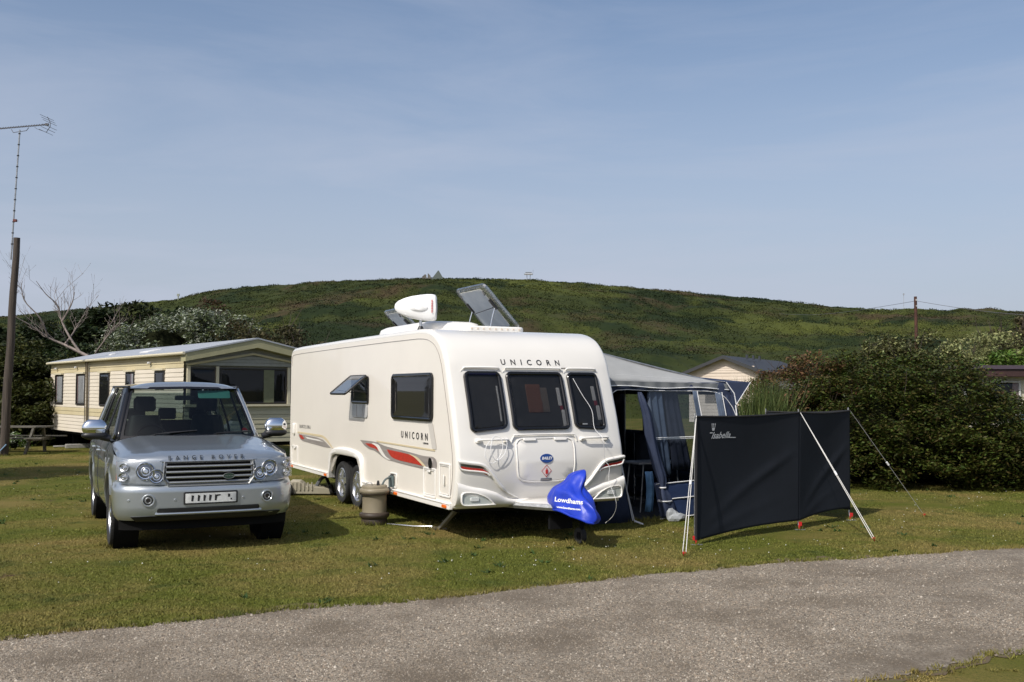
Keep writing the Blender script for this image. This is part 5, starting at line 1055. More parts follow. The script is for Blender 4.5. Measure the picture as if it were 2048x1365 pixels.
# rolled door hanging beside the opening
mb = MB(); P = [(2.04, 1.04, 1.74), (2.07, 1.0, 1.60), (2.12, .97, 1.40), (2.16, .94, 1.10), (2.22, .90, .80), (2.28, .86, .56), (2.27, .83, .40), (2.29, .80, .22), (2.32, .78, .06)]
P = smooth_path(P, 5); rr = np.interp(np.linspace(0, 1, len(P)), [0, .1, .35, .6, .72, .8, .9, 1], [.03, .055, .07, .065, .035, .08, .10, .10]); vs = []; n_ = 22
for i, p in enumerate(P):
    for k in range(n_):
        a = 2*math.pi*k/n_; r_ = rr[i]*(1+.22*math.sin(a*4+i*.12)+.12*math.sin(a*7)); vs.append((p.x+r_*math.cos(a), p.y+r_*math.sin(a)*.8, p.z))
mb.add(vs, [(i*n_+k, i*n_+(k+1) % n_, (i+1)*n_+(k+1) % n_, (i+1)*n_+k) for i in range(len(P)-1) for k in range(n_)]); rd = mb.build('rolled_door', navy, aw, ang=80)
mb = MB(); p = P[int(len(P)*.72)]; mb.tube([(p.x+.045*math.cos(a), p.y+.045*math.sin(a), p.z) for a in np.linspace(0, 6.283, 13)[:-1]], .012, 6, closed=True); p = P[int(len(P)*.84)]; mb.tube([(p.x+.10*math.cos(a), p.y+.09*math.sin(a), p.z) for a in np.linspace(0, 6.283, 17)[:-1]], .009, 6, closed=True); mb.build('tie_band', piping, rd)
mb = MB(); mb.grid(lambda u, t: (2.05+.13*u+.03*math.sin(t*3), .93+.03*math.sin(u*9), .10+.55*t), np.linspace(0, 1, 10), np.linspace(0, 1, 6)); mb.build('hanging_bag', mat('pale_blue_cloth', (.11, .24, .42), .7, var=.3, vscale=9), aw, ang=80, solid=.01)
mb = MB(); mb.tube(smooth_path([(1.15, .60, .42), (1.25, .62, .35), (1.17, .8, 1.0)], 3), .002, 4); mb.tube([wallp(1.50, 1.5)+Vector((0, -.02, 0)), (1.66, .60, .02)], .005, 5); mb.tube([(1.66, .60, .04), (1.74, .52, .0)], .012, 5); mb.build('ground_strap', piping, aw)
mb = MB(); mb.tube([wallp(2.50, .03)+Vector((0, -.02, 0)), (2.53, .70, 0)], .010, 5); mb.tube([wallp(2.48, .10)+Vector((0, -.02, 0)), (2.53, .70, 0)], .003, 5); mb.build('ground_strap', piping, aw)
# porch peak at the outer corner
mb = MB(); q = [Vector((3.56, 1.06, 1.885)), Vector((3.95, .98, 1.885)), Vector((3.70, 1.0, 1.56)), Vector((3.66, 1.3, 1.87)), Vector((2.6, 1.5, 2.02))]
mb.add(q, [(0, 1, 2), (1, 3, 2), (0, 4, 1), (1, 4, 3)]); mb.build('corner_canopy', navy, aw, smooth=False, solid=.003)
mb = MB(); mb.tube([q[1], q[2]], .006, 5); mb.tube([q[0]+Vector((0, -.01, 0)), q[0].lerp(q[2], .5)+Vector((.05, -.01, 0)), q[2]], .008, 5); mb.tube([(3.68, .99, 1.55), (3.77, .84, 0.0)], .009, 5); mb.build('canopy_piping', piping, aw)
# outer side wall with windows, far end wall, frame and groundsheet
def sidep(y, z): return Vector((3.70+.06*(1-z/1.86)+.01*math.sin(y*7), y, z))
for a, b, c, d, nm, m in ((1.1, 6.6, 0, .55, 'side_skirt', navy2), (1.1, 6.6, 1.70, 1.86, 'side_header', navy), (1.1, 1.35, .5, 1.75, 'side_post', navy), (2.48, 3.42, .5, 1.75, 'side_post', navy), (3.98, 6.6, .5, 1.75, 'side_post', navy), (3.42, 3.98, .5, 1.10, 'side_post', navy)):
    mb = MB(); mb.grid(lambda y, z: sidep(y, z), np.linspace(a, b, 8), np.linspace(c, d, 5)); mb.build(nm, m, aw, solid=.003)
mb = MB(); mb.grid(lambda y, z: sidep(y, z)-Vector((.01, 0, 0)), np.linspace(1.2, 6.5, 8), (.5, 1.75)); mb.build('side_window', plastic, aw)
for x0, x1, z0, z1, nm, m in ((1.17, 3.7, 0, ENDZ, 'end_skirt', navy2), (1.17, 3.7, 1.62, 1.95, 'end_header', navy), (1.17, ENDX0, ENDZ, 1.62, 'end_post', navy), (ENDX1, 3.7, ENDZ, 1.62, 'end_post', navy)):
    mb = MB(); mb.grid(lambda x, z: (x, 6.6+.01*math.sin(x*9), z), np.linspace(x0, x1, 6), (z0, z1)); mb.build(nm, m, aw, solid=.003)
mb = MB(); mb.grid(lambda t, z: (1.19+.01*math.sin(t*30), t, z), np.linspace(1.2, 6.5, 30), (.3, 1.2, 2.2)); mb.build('inner_curtain', MATS['navy_curtain'], aw)
mb = MB()
for x, y in ((3.62, 1.12), (3.64, 3.85), (3.64, 6.5)): mb.tube([(x, y, 0), (x, y, 1.84)], .014, 8); mb.tube([(x, y, 1.84), (1.20, y+(.6 if y < 2 else 0), 2.42)], .014, 8)
mb.tube([(3.62, 1.12, 1.84), (3.64, 6.5, 1.84)], .014, 8); mb.tube([(3.62, 1.12, 1.84), (1.2, 1.1, 1.86)], .014, 8); mb.build('frame', galv, aw)

mb = MB(); mb.grid(lambda x, y: (x, y, .009), (1.2, 3.65), (.9, 6.5)); mb.build('groundsheet', mat('sheet_dark', (.03, .034, .045), .8), aw)
# camping furniture inside
def inaw(name, lab, cat, x, y, group=None):
    M = Matrix.Rotation(CVA, 3, 'Z'); p = M@Vector((x, y, .01)); return thing(name, lab, cat, (CVO[0]+p.x, CVO[1]+p.y, .01), CVA, group)
t = inaw('folding_table', 'low folding table behind the clear window of the awning', 'table', 2.75, 1.75)
mb = MB(); mb.box((0, 0, .70), (.85, .55, .03)); mb.build('table_top', mat('table_grey', (.30, .32, .35), .5), t, bevel=.008)
for x, y in ((-.36, -.2), (.36, -.2), (-.36, .2), (.36, .2)): mb = MB(); mb.tube([(x, y, 0), (x*.8, y*.9, .69)], .011, 6); mb.build('leg', galv, t)
def chair(x, y, rz, lab):
    t = inaw('folding_chair', lab, 'chair', x, y); t.rotation_euler.z = CVA+rz
    mb = MB(); mb.grid(lambda u, v: (.24*u, .22*v, .44-.03*(1-u*u)), np.linspace(-1, 1, 7), np.linspace(-1, 1, 5)); mb.build('seat', MATS['sheet_dark'], t, solid=.015)
    mb = MB(); mb.grid(lambda u, v: (.24*u, .24+.16*v, .50+.55*v), np.linspace(-1, 1, 7), np.linspace(0, 1, 5)); mb.build('backrest', MATS['sheet_dark'], t, solid=.015)
    for s in (-1, 1):
        mb = MB(); mb.tube([(s*.26, .34, 0), (s*.26, -.22, .44)], .011, 6); mb.build('leg', alloy, t)
        mb = MB(); mb.tube([(s*.27, -.28, 0), (s*.27, .22, .45), (s*.27, .42, 1.08)], .011, 6); mb.build('leg', alloy, t)
        mb = MB(); mb.box((s*.28, 0, .64), (.04, .42, .025)); mb.build('armrest', blackp, t)
chair(1.75, 2.3, 2.4, 'dark folding chair standing just inside the open awning doorway')
chair(3.15, 2.35, -.6, 'dark folding chair behind the low folding table')
t = inaw('storage_unit', 'black fabric storage unit deep inside the awning doorway', 'cupboard', 2.05, 3.9)
mb = MB(); mb.box((0, 0, .40), (.75, .45, .78)); mb.build('cabinet', MATS['sheet_dark'], t, bevel=.01); mb = MB(); mb.box((0, 0, .80), (.80, .50, .025)); mb.build('worktop', mat('worktop_pale', (.5, .5, .48), .4), t)
# crumpled mat at the foot of the door
M = Matrix.Rotation(CVA, 3, 'Z'); p = M@Vector((2.36, .62, 0))
mb = MB(); v = IV2.copy()*(1+rng.uniform(-.18, .18, (len(IV2), 1)))*np.array([.14, .08, .07]); v[:, 2] = np.maximum(v[:, 2]+.04, .004); mb.add(v.tolist(), IF2.tolist())
v = IV2.copy()*(1+rng.uniform(-.18, .18, (len(IV2), 1)))*np.array([.09, .07, .10])+np.array([-.06, .03, .03]); v[:, 2] = np.maximum(v[:, 2]+.04, .004); mb.add(v.tolist(), IF2.tolist())
o = tag(mb.build('crumpled_cloth', mat('cloth_pale', (.38, .40, .42), .85, var=.25, vscale=10), smooth=False), 'crumpled pale grey cloth at the foot of the rolled awning door', 'cloth'); o.location = (CVO[0]+p.x, CVO[1]+p.y, 0); o.rotation_euler.z = CVA

# ================================================================== WINDBREAK
wb = thing('windbreak', 'dark charcoal canvas windbreak in three panels beside the awning', 'windbreak', (2.11, 11.53, 0)); O = Vector((2.11, 11.53, 0))
WP = [Vector(p)-O for p in ((2.11, 11.53, 0), (3.65, 12.79, 0), (4.62, 13.74, 0), (3.72, 14.62, 0))]; HT = [1.46, 1.485, 1.49, 1.46]
lean = [Vector((.02, .04, 0)), Vector((.03, .02, 0)), Vector((.03, .06, 0)), Vector((0, 0, 0))]
for i in range(3):
    a, b = WP[i], WP[i+1]; dn = (b-a).normalized(); nn = Vector((dn.y, -dn.x, 0)); 
    def pan(u, t, a=a, b=b, i=i, nn=nn):
        A1 = a+lean[i]*t; B1 = b+lean[i+1]*t; z0 = (.045, .115, .14)[i]+(.07, .05, 0)[i]*u+.025*math.sin(math.pi*u); z1 = HT[i]+(HT[i+1]-HT[i])*u-.02*math.sin(math.pi*u)
        p = A1.lerp(B1, u); p.z = z0+(z1-z0)*t
        bu = math.sin(math.pi*u)*math.sin(math.pi*min(1, .15+.85*t))
        w = -.075*bu*(1-.25*i)+.018*math.exp(-((t-(.05+.62*u))/.05)**2)*(u*1.4 if u < .75 else (1-u)*4) + .010*math.exp(-((t-.28*u)/.04)**2)*min(1, u*4)*(1-u)
        if i == 2: w = .03*bu
        return p+nn*w
    mb = MB(); mb.grid(pan, np.linspace(0, 1, 60), np.linspace(0, 1, 50)); mb.build('canvas_panel', wbm, wb, ang=80, solid=.003)
    mb = MB(); mb.tube([pan(u, 1) for u in np.linspace(0, 1, 14)], .013, 6); mb.build('top_hem', mat('hem_dark', (.012, .012, .014), .9), wb)
    if i == 0:
        def onp(u, v, d, pan=pan, nn=nn): return pan(.125+u/2.0, .86+v/1.36)+nn*(.005+d)
        mb = MB(); mb.text('Isabella', lambda u, v, d: onp(.02+u*1.18, v-.06, d), .105, 1.0, .5, align='LEFT', depth=.0, off=.0015); mb.add([onp(x, z, 0) for x, z in ((-.005, .0), (.05, .0), (.045, .012), (-.005, .010))], [(0, 1, 2, 3)]); mb.add([onp(x, z, 0) for x, z in ((.36, -.062), (.50, -.066), (.50, -.058), (.36, -.050))], [(0, 1, 2, 3)])
        mb.build('script_lettering', mat('logo_white', (.50, .51, .52), .7), wb)
        mb = MB(); mb.add([onp(x, z, 0) for x, z in ((.04, .03), (.075, .03), (.085, .06), (.03, .06))], [(0, 1, 2, 3)])
        for q in (.035, .057, .08): mb.add([onp(x, z, 0) for x, z in ((q-.004, .055), (q+.004, .055), (q+.006+(q-.057)*.3, .10), (q-.004+(q-.057)*.3, .10))], [(0, 1, 2, 3)]); mb.add([onp(q+(q-.057)*.3+.009*math.cos(a), .105+.009*math.sin(a), .0003) for a in np.linspace(0, 6.28, 9)[:-1]], [tuple(range(8))])
        mb.build('crown_emblem', MATS['logo_white'], wb)
for i in range(4):
    mb = MB(); mb.tube([WP[i]+Vector((-.004, -.004, .06 if i == 0 else .14)), WP[i]+lean[i]+Vector((-.004, -.004, HT[i]-.01))], .017, 8); (mb.build('pole_sleeve', MATS['hem_dark'], wb) if i in (0, 3) else None)
    bk = Vector((-.012, .022, 0)); mb = MB(); mb.tube([WP[i]+Vector((0, 0, .0)), WP[i]+bk+Vector((0, 0, .12)), WP[i]+lean[i]+bk+Vector((0, 0, HT[i]+.04))], .009, 8); po = mb.build('pole', galv, wb)
    mb = MB(); mb.tube([WP[i]+Vector((0, 0, .01)), WP[i]+Vector((0, 0, .06))], .012, 8); mb.box(WP[i]+Vector((-.02 if i < 1 else .012, .0, .075)), (.04, .02, .05)); mb.build('foot_clamp', redm, po)
    mb = MB(); mb.box(WP[i]+Vector((.0, -.03, .008)), (.13, .05, .006)); mb.build('foot_plate', galv, po)
for i, (gx, gy), dbl in ((0, (1.84, 10.76), 1), (1, (4.26, 11.86), 1), (2, (5.79, 14.14), 0)):
    g = Vector((gx, gy, .02))-O; tp = WP[i]+lean[i]+Vector((0, 0, HT[i]+.01)); sd_ = Vector((-(g-tp).y, (g-tp).x, 0)).normalized()*.018
    mb = MB(); r = .0055 if dbl else .0035
    mid = tp.lerp(g, .5)
    if dbl: mb.tube([tp, g+sd_], .0045, 5); mb.tube([tp, g-sd_], .0045, 5)
    else: mb.tube([tp, g], .0032, 5)
    gl = mb.build('guy_line', ropem if dbl else mat('thin_line', (.30, .30, .29), .7), wb)
    mb = MB(); mb.tube([tp.lerp(g, .49), tp.lerp(g, .52)], .014, 8); mb.build('runner', piping, gl)
    mb = MB(); mb.tube([g+Vector((0, 0, -.03)), g+Vector((.0, 0, .02))], .010, 8); mb.box(g+Vector((0, 0, .01)), (.042, .028, .024)); mb.build('ground_peg', redm, gl, bevel=.005)

# ================================================================== HOLIDAY HOMES
def cladmat(name, c1, c2, c3=None, pitch=.125):
    m, n, p = newmat(name, .5, .4); g = n.nodes.new('ShaderNodeTexCoord'); sx_ = n.nodes.new('ShaderNodeSeparateXYZ'); n.links.new(g.outputs['Object'], sx_.inputs[0])
    col = ramp_mix(n, noise_n(n, .9, 5, .6), c1, c2, .35, .75); n.links.new(col, p.inputs['Base Color']); return m
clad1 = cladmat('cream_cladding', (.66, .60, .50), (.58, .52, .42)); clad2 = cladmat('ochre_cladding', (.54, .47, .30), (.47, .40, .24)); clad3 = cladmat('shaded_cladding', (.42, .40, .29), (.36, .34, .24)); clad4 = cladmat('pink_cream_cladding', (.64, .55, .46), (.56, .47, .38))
def clad(axis, a, b, z0, z1, out, c, pitch=.105):
    # shiplap boards: stepped profile along z; axis 'x' or 'y'
    mb = MB(); n_ = max(1, round((z1-z0)/pitch)); h = (z1-z0)/n_; prof = []
    for i in range(n_): z = z0+i*h; prof += [(z, .020), (z+h*.55, .014), (z+h*.92, .008), (z+h*.98, .004)]
    prof.append((z1, .02))
    fn = (lambda i, s: ((c+out*prof[i][1], s, prof[i][0]) if axis == 'y' else (s, c+out*prof[i][1], prof[i][0])))
    mb.grid(fn, range(len(prof)), (a, b)); return mb
SO, SA = (-7.481, 22.837, 0), .671
st = thing('holiday_home', 'long cream clad holiday home with grey pitched roof behind the silver car', 'holiday home', SO, SA)
SW, SL, zb_, ze, zr = 3.25, 11.6, .52, 2.60, 2.93
def xw(a, b, z0, z1, m, nm='wall'): clad('x', a, b, z0, z1, -1, 0.0).build(nm, m, st, smooth=False)
def yw_(a, b, z0, z1, m, nm='wall'): clad('y', a, b, z0, z1, -1, 0.0).build(nm, m, st, smooth=False)
yw_(.0, SL, zb_, 2.27, clad1); yw_(0, SL, 2.27, ze, clad2, 'upper_band'); 
mb = MB(); mb.add([(-.03, 0, 1.02), (-.03, SL, 1.02), (-.03, SL, 1.24), (-.03, 0, 1.24)], [(0, 1, 2, 3)]); 
clad('y', -.001, SL, 1.02, 1.25, -1, -.004).build('ochre_band', clad2, st, smooth=False)
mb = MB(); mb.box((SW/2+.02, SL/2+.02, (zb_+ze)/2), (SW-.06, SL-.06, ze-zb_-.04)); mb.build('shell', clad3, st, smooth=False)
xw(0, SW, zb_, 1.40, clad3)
# gable front: set back glazing under a projecting roof
mb = MB(); mb.box((SW/2, -.04, 1.40), (SW+.02, .10, .05)); mb.build('window_ledge', mat('cream_trim', (.55, .50, .36), .5), st)
mb = MB(); mb.add([(-.0, -.055, 2.32), (SW, -.055, 2.32), (SW, -.055, ze), (SW/2, -.055, zr), (0, -.055, ze)], [(0, 1, 2, 3, 4)]); mb.build('gable', mat('gable_grey', (.30, .30, .26), .6, var=.15), st, smooth=False)
clad('x', .12, SW-.12, 2.33, 2.56, -1, -.058, .08).build('gable_boards', MATS['gable_grey'], st, smooth=False)
for (a, b) in (((-.10, ze-.02), (SW/2, zr)), ((SW/2, zr), (SW+.10, ze-.02))):
    mb = MB(); P = [(a[0], -.34, a[1]-.17), (b[0], -.34, b[1]-.17), (b[0], -.34, b[1]+.03), (a[0], -.34, a[1]+.03)]; mb.add(P+[(x, -.04, z) for x, y, z in P], [(0, 1, 2, 3), (7, 6, 5, 4), (0, 4, 5, 1), (2, 6, 7, 3), (0, 3, 7, 4), (1, 5, 6, 2)]); mb.build('bargeboard', mat('bargeboard_olive', (.36, .34, .20), .6, var=.15, vscale=3), st, smooth=False)
for k, (a, b) in enumerate((((.02, 2.34), (SW/2, 2.62)), ((SW/2, 2.62), (SW-.02, 2.34)))):
    mb = MB(); mb.tube([(a[0], -.10, a[1]), (b[0], -.10, b[1])], .03, 6); mb.build('gable_trim', MATS['cream_trim'], st)
def hwin(fn, w, z0, z1, x, nm='window', curtain=None, lintel=True, mull=()):
    o_ = rrect(x, (z0+z1)/2, w, z1-z0, .015, 2); i_ = rrect(x, (z0+z1)/2, w, z1-z0, .015, 2, ins=.045); mb = MB(); mb.frame(o_, i_, fn, .022); f = mb.build(nm, mat('frame_brown', (.028, .024, .022), .4), st)
    mb = MB(); mb.plate(i_, fn, .006, .001); mb.build('room_dark', mat('room_dark', (.012, .012, .011), .8), f)
    if curtain:
        mb = MB(); q = [(x-w*.42, z0+.05), (x+w*curtain, z0+.05), (x+w*curtain, z1-.05), (x-w*.42, z1-.05)]; mb.plate(q, fn, .014, .002); mb.build('curtain', mat('net_curtain', (.80, .80, .80), .8, var=.25, vscale=4, stretch=(3, 3, .3)), f)
        mb = MB(); q = [(x+w*curtain, z0+.05), (x+w*curtain+.06, z0+.05), (x+w*curtain+.06, z1-.05), (x+w*curtain, z1-.05)]; mb.plate(q, fn, .018, .002); mb.build('curtain', mat('pink_curtain', (.42, .25, .25), .8), f)
    for m_ in mull: mb = MB(); mb.box(fn(m_, (z0+z1)/2, .02), (.04, .04, z1-z0)); mb.build('mullion', MATS['frame_brown'], f)
    mb = MB(); mb.plate(i_, fn, .020, .001); mb.build('pane', clearg, f)
    if lintel: mb = MB(); mb.box(fn(x, z1+.03, .03), (.08, w+.06, .045)); mb.build('lintel', MATS['cream_trim'], f)
    return f
fy = lambda u, v, d: (-.024-d, u, v)
for y, w, z0, c in ((SL-1.05, .90, 1.32, .22), (SL-3.40, .90, 1.32, .24), (5.9, .86, 1.32, None), (3.75, .66, 1.70, -.25), (1.55, .66, 1.78, None)): hwin(fy, w, z0, 2.22, y, curtain=c)
fx = lambda u, v, d: (u, -.03-d, v)
hwin(fx, .62, 1.44, 2.28, .42, lintel=False); hwin(fx, 1.72, 1.44, 2.28, 1.66, lintel=False, mull=()); hwin(fx, .60, 1.44, 2.28, 2.90, lintel=False)
mb = MB(); mb.box((2.05, -.05, 1.85), (.26, .02, .78)); mb.build('curtain', mat('olive_curtain', (.16, .17, .10), .8, var=.2), st)
for x in (.08, .76, 2.56, 3.2): mb = MB(); mb.box((x, -.05, 1.86), (.07, .06, .90)); mb.build('corner_post', MATS['cream_trim'], st)
mb = MB()
for s, x0, x1 in ((0, -.12, SW/2), (1, SW/2, SW+.12)):
    z0_, z1_ = (ze-.005, zr+.03) if s == 0 else (zr+.03, ze-.005)
    P = [(x0, -.36, z0_), (x1, -.36, z1_), (x1, SL+.1, z1_), (x0, SL+.1, z0_)]; mb.add(P+[(x, y, z+.035) for x, y, z in P], [(0, 1, 2, 3), (7, 6, 5, 4), (0, 4, 5, 1), (1, 5, 6, 2), (2, 6, 7, 3), (3, 7, 4, 0)])
rfo = mb.build('roof', roofgrey, st, smooth=False)
mb = MB(); mb.box((.55, 3.9, zr-.17), (.42, .60, .09), Matrix.Rotation(R(-12), 3, 'Y')); mb.build('roof_vent', mat('vent_white', (.6, .6, .6), .4), rfo, bevel=.03)
mb = MB(); mb.box((.5, 7.0, zr-.17), (.16, .2, .08), Matrix.Rotation(R(-12), 3, 'Y')); mb.build('roof_vent', MATS['vent_white'], rfo, bevel=.02)
mb = MB(); mb.tube([(-.14, -.34, ze-.01), (-.14, SL, ze-.01)], .035, 8); mb.build('gutter', MATS['cream_trim'], st)
mb = MB(); mb.tube([(-.09, SL-4.25, ze), (-.07, SL-4.25, 1.0), (-.07, SL-4.25, .55)], .028, 8); mb.build('drainpipe', mat('pipe_brown', (.10, .08, .05), .6), st)
mb = MB(); mb.tube([(-.05, SL-3.95, ze), (-.05, SL-3.95, .6)], .012, 6); mb.build('cable_pipe', MATS['pipe_brown'], st)
for y in (2.2, SL-3.0, SL-.8): mb = MB(); mb.box((-.07, y, 2.42), (.06, .10, .05)); mb.build('soffit_vent', MATS['vent_white'], st, bevel=.01)
for y in (1.0, 4.2, 7.4, SL-3.8, SL-1.0):
    mb = MB(); mb.box((.5, y, .27), (.12, .12, .5), taper=1.5); mb.box((2.6, y, .27), (.12, .12, .5)); mb.build('jack', dark, st)
mb = MB(); mb.box((SW/2, SL/2, .47), (SW-.3, SL-.3, .10)); mb.build('chassis', dark, st)
mb = MB(); mb.box((SW/2, 5.5, .25), (2.0, .05, .5)); mb.build('under_panel', dark, st)
def G_(px, py, z=0):
    u = (px-1024)/2000; w = (py-682.5)/2000; c_, s_ = math.cos(.05), math.sin(.05); d = (u, c_+w*s_, s_-w*c_); t = (z-1.75)/d[2]; return Vector((d[0]*t, d[1]*t, z))
for px, py, w, lab in ((158, 898, .75, 'pale concrete block standing under the cream holiday home'), (125, 896, .5, 'thin flat pale slab lying left of the concrete block')):
    p = G_(px, py); mb = MB(); mb.box((0, 0, .06 if w > .6 else .02), (w, .3, .12 if w > .6 else .04)); o = tag(mb.build('concrete_block', concrete, bevel=.012), lab, 'block'); o.location = p; o.rotation_euler.z = .5
p = G_(181, 888); mb = MB(); mb.lathe([(.001, .34), (.05, .34), (.10, .30), (.11, .26), (.11, .02), (.10, 0), (.001, 0)], n=20); o = tag(mb.build('gas_bottle', redm), 'small red gas bottle under the holiday home beside the silver car', 'gas bottle'); o.location = p
p = G_(136, 889); mb = MB(); v = IV2*np.array([.10, .08, .09]); v[:, 2] += .09; mb.add(v.tolist(), IF2.tolist()); o = tag(mb.build('black_ball', blackp), 'small dark round thing on the grass under the holiday home', 'ball'); o.location = p

# roofs of the other holiday homes
def Pz(px, py, Y): return Vector((X_(px, Y), Y, Z_(py, Y)))
t = thing('holiday_home', 'cream boarded holiday home with dark grey ribbed roof behind the awning', 'holiday home', (X_(1383, 44), 44.6, 0), -.52)
w = 3.3; ze2, zr2 = Z_(747, 44), Z_(716, 44)
clad('x', 0, w, .4, ze2, -1, 0, .14).build('wall', clad4, t, smooth=False)
mb = MB(); mb.add([(0, -.01, ze2), (w, -.01, ze2), (w/2, -.01, zr2-.02)], [(0, 1, 2)]); mb.build('gable', clad4, t, smooth=False)
clad('x', .35, w-.35, ze2, ze2+.30, -1, -.015, .1).build('gable_boards', clad4, t, smooth=False)
clad('y', 0, 9, .4, ze2, 1, w, .14).build('wall', clad4, t, smooth=False); clad('y', 0, 9, .4, ze2, -1, 0, .14).build('wall', clad4, t, smooth=False)
slate = mat('dark_ribbed_roof', (.045, .05, .06), .65, spec=.25)
for s in (0, 1):
    mb = MB(); mb.grid(lambda y, u: ((w/2+(w/2+.22)*u*(1 if s else -1)), y, zr2+.05-(zr2-ze2+.05)*u+.018*(abs(math.sin(y*9))**4)), np.arange(-.3, 9.2, .06), (0, .5, 1)); mb.build('roof', slate, t, smooth=False, solid=.03)
    mb = MB(); a = (w/2, zr2+.05); b = ((w+.22) if s else -.22, ze2-.0); mb.add([(a[0], -.32, a[1]+.03), (b[0], -.32, b[1]+.03), (b[0], -.32, b[1]-.12), (a[0], -.32, a[1]-.12)], [(0, 1, 2, 3)]); mb.build('bargeboard', mat('charcoal_trim', (.03, .032, .035), .5), t, smooth=False, solid=.05)
mb = MB()
for y in (1.6, 2.6, 3.6): mb.tube([(w/2+.5, y, zr2-.05), (w/2+.5, y, zr2+.16)], .06, 8)
mb.build('flue', slate, t); mb = MB(); mb.tube([(w-.1, -.03, ze2+.05), (w-.1, -.03, 0)], .035, 6); mb.tube([(w-.35, -.02, ze2-.05), (w-.1, -.02, ze2-.05)], .02, 6); mb.build('drainpipe', MATS['vent_white'], t)
mb = MB(); mb.plate(rrect(1.55, 1.7, 1.6, .9, .02, 2), lambda u, v, d: (u, -.03-d, v), .03, .01); mb.build('window', clearg, t)
Yb = 26.5; t = thing('holiday_home', 'cream holiday home with a dark red brown roof at the right edge', 'holiday home', (X_(1935, Yb), Yb, 0), -.08)
z1 = Z_(757, Yb); z0_ = Z_(728, Yb)
clad('x', 0, 9, .3, z1+.05, -1, 0, 3.0).build('wall', mat('cream_wall', (.55, .51, .40), .6), t, smooth=False); clad('y', 0, 3, .3, z1+.05, -1, 0, 3.0).build('wall', MATS['cream_wall'], t, smooth=False)
mb = MB(); mb.box((4.4, 1.3, z1+.14), (9.6, 3.4, .20)); mb.build('fascia', brownroof, t, bevel=.01)
mb = MB(); P = [(-.45, -.45, z1+.24), (9.3, -.45, z1+.24), (9.3, 1.3, z0_), (-.2, 1.3, z0_)]; mb.add(P, [(0, 1, 2, 3)]); P = [(-.2, 1.3, z0_), (9.3, 1.3, z0_), (9.3, 3.1, z1+.24), (-.45, 3.1, z1+.24)]; mb.add(P, [(0, 1, 2, 3)]); mb.add([(-.45, -.45, z1+.24), (-.2, 1.3, z0_), (-.45, 3.1, z1+.24)], [(0, 1, 2)]); mb.build('roof', brownroof, t, smooth=False)
ff = lambda u, v, d: (u, -.035-d, v); xa = .50; xb = 1.32; zt1 = Z_(762, Yb); zb1 = Z_(832, Yb)
o_ = rrect((xa+xb)/2, (zt1+zb1)/2, xb-xa, zt1-zb1, .02, 2); i_ = rrect((xa+xb)/2, (zt1+zb1)/2, xb-xa, zt1-zb1, .02, 2, ins=.05)
mb = MB(); mb.frame(o_, i_, ff, .05); f = mb.build('window', mat('upvc_white', (.55, .55, .54), .4), t)
mb = MB(); mb.plate(i_, ff, .005, .001); mb.build('room_dark', MATS['room_dark'], f)
mb = MB(); mb.plate([(1.27, zt1-.05), (1.13, zt1-.05), (1.10, zt1-.3), (1.0, zb1+.1), (1.27, zb1+.1)], ff, .02, .004); mb.build('curtain', mat('pink_pattern', (.45, .25, .25), .8, col2=(.5, .45, .42), vscale=22), f)
mb = MB(); mb.plate([(.56, zt1-.05), (.62, zt1-.05), (.60, zt1-.3), (.56, zb1+.1)], ff, .02, .004); mb.build('curtain', MATS['pink_pattern'], f)
mb = MB(); mb.plate(circ(.88, (zt1+zb1)/2+.18, .05, 12), ff, .03, .01); mb.build('ornament', mat('faded_red', (.35, .12, .11), .7), f)
mb = MB(); mb.plate(i_, ff, .036, .002); mb.build('pane', clearg, f)
o_ = rrect(.17, (zt1+zb1)/2+.1, .55, .6, .02, 2); mb = MB(); mb.frame(o_, rrect(.17, (zt1+zb1)/2+.1, .55, .6, .02, 2, ins=.05), ff, .05); f = mb.build('window', MATS['upvc_white'], t); mb = MB(); mb.plate(rrect(.17, (zt1+zb1)/2+.1, .55, .6, .02, 2, ins=.05), ff, .03, .001); mb.build('pane', blackg, f)
# pale blue cover at the right edge
mb = MB(); mb.grid(lambda u, v: (X_(2020, 23)+u*2.2, 23+v*1.4+.03*math.sin(u*20), .2+(1.05+.10*math.sin(u*9))*math.sin(math.pi*min(1, .12+v*.8))**.6*min(1, .25+u*2.4)), np.linspace(0, 1, 24), np.linspace(0, 1, 14))
tag(mb.build('tarpaulin', mat('tarp_blue', (.16, .27, .32), .6, var=.3, vscale=3), ang=80, solid=.01), 'faded pale blue tarpaulin cover half hidden at the right edge', 'tarpaulin')

# ================================================================== POLES, AERIAL, BENCH
Yp = 26.9; t = thing('wooden_pole', 'tall weathered wooden pole carrying a television aerial at the left edge', 'pole', (X_(12, Yp), Yp, 0))
tp = Pz(27, 478, Yp)-Vector((X_(12, Yp), Yp, 0))
mb = MB(); n_ = 12; P = [tp*(k/n_)+Vector((.012*math.sin(k*1.3), 0, 0)) for k in range(n_+1)]; mb.tube(P, [.122-.038*k/n_ for k in range(n_+1)], 14); mb.build('post', wood, t)
m0 = tp+Vector((-.13, -.03, -.6)); m1 = Pz(27, 258, Yp)-Vector((X_(12, Yp), Yp, 0))
mb = MB(); mb.tube([m0, m1], .021, 8); ms = mb.build('mast', galv, t)
for k in range(11): mb = MB(); q = m0.lerp(m1, .12+k*.085); mb.tube([q-Vector((0, 0, .012)), q+Vector((0, 0, .012))], .032, 8); mb.build('cable_clip', blackp, ms)
mb = MB(); q = m0.lerp(m1, .30); mb.box(q+Vector((.04, 0, 0)), (.09, .07, .07)); mb.tube([q, q+Vector((.16, -.05, -.02))], .006, 5); mb.build('junction_box', mat('rust_brown', (.12, .03, .025), .7), ms, bevel=.01)
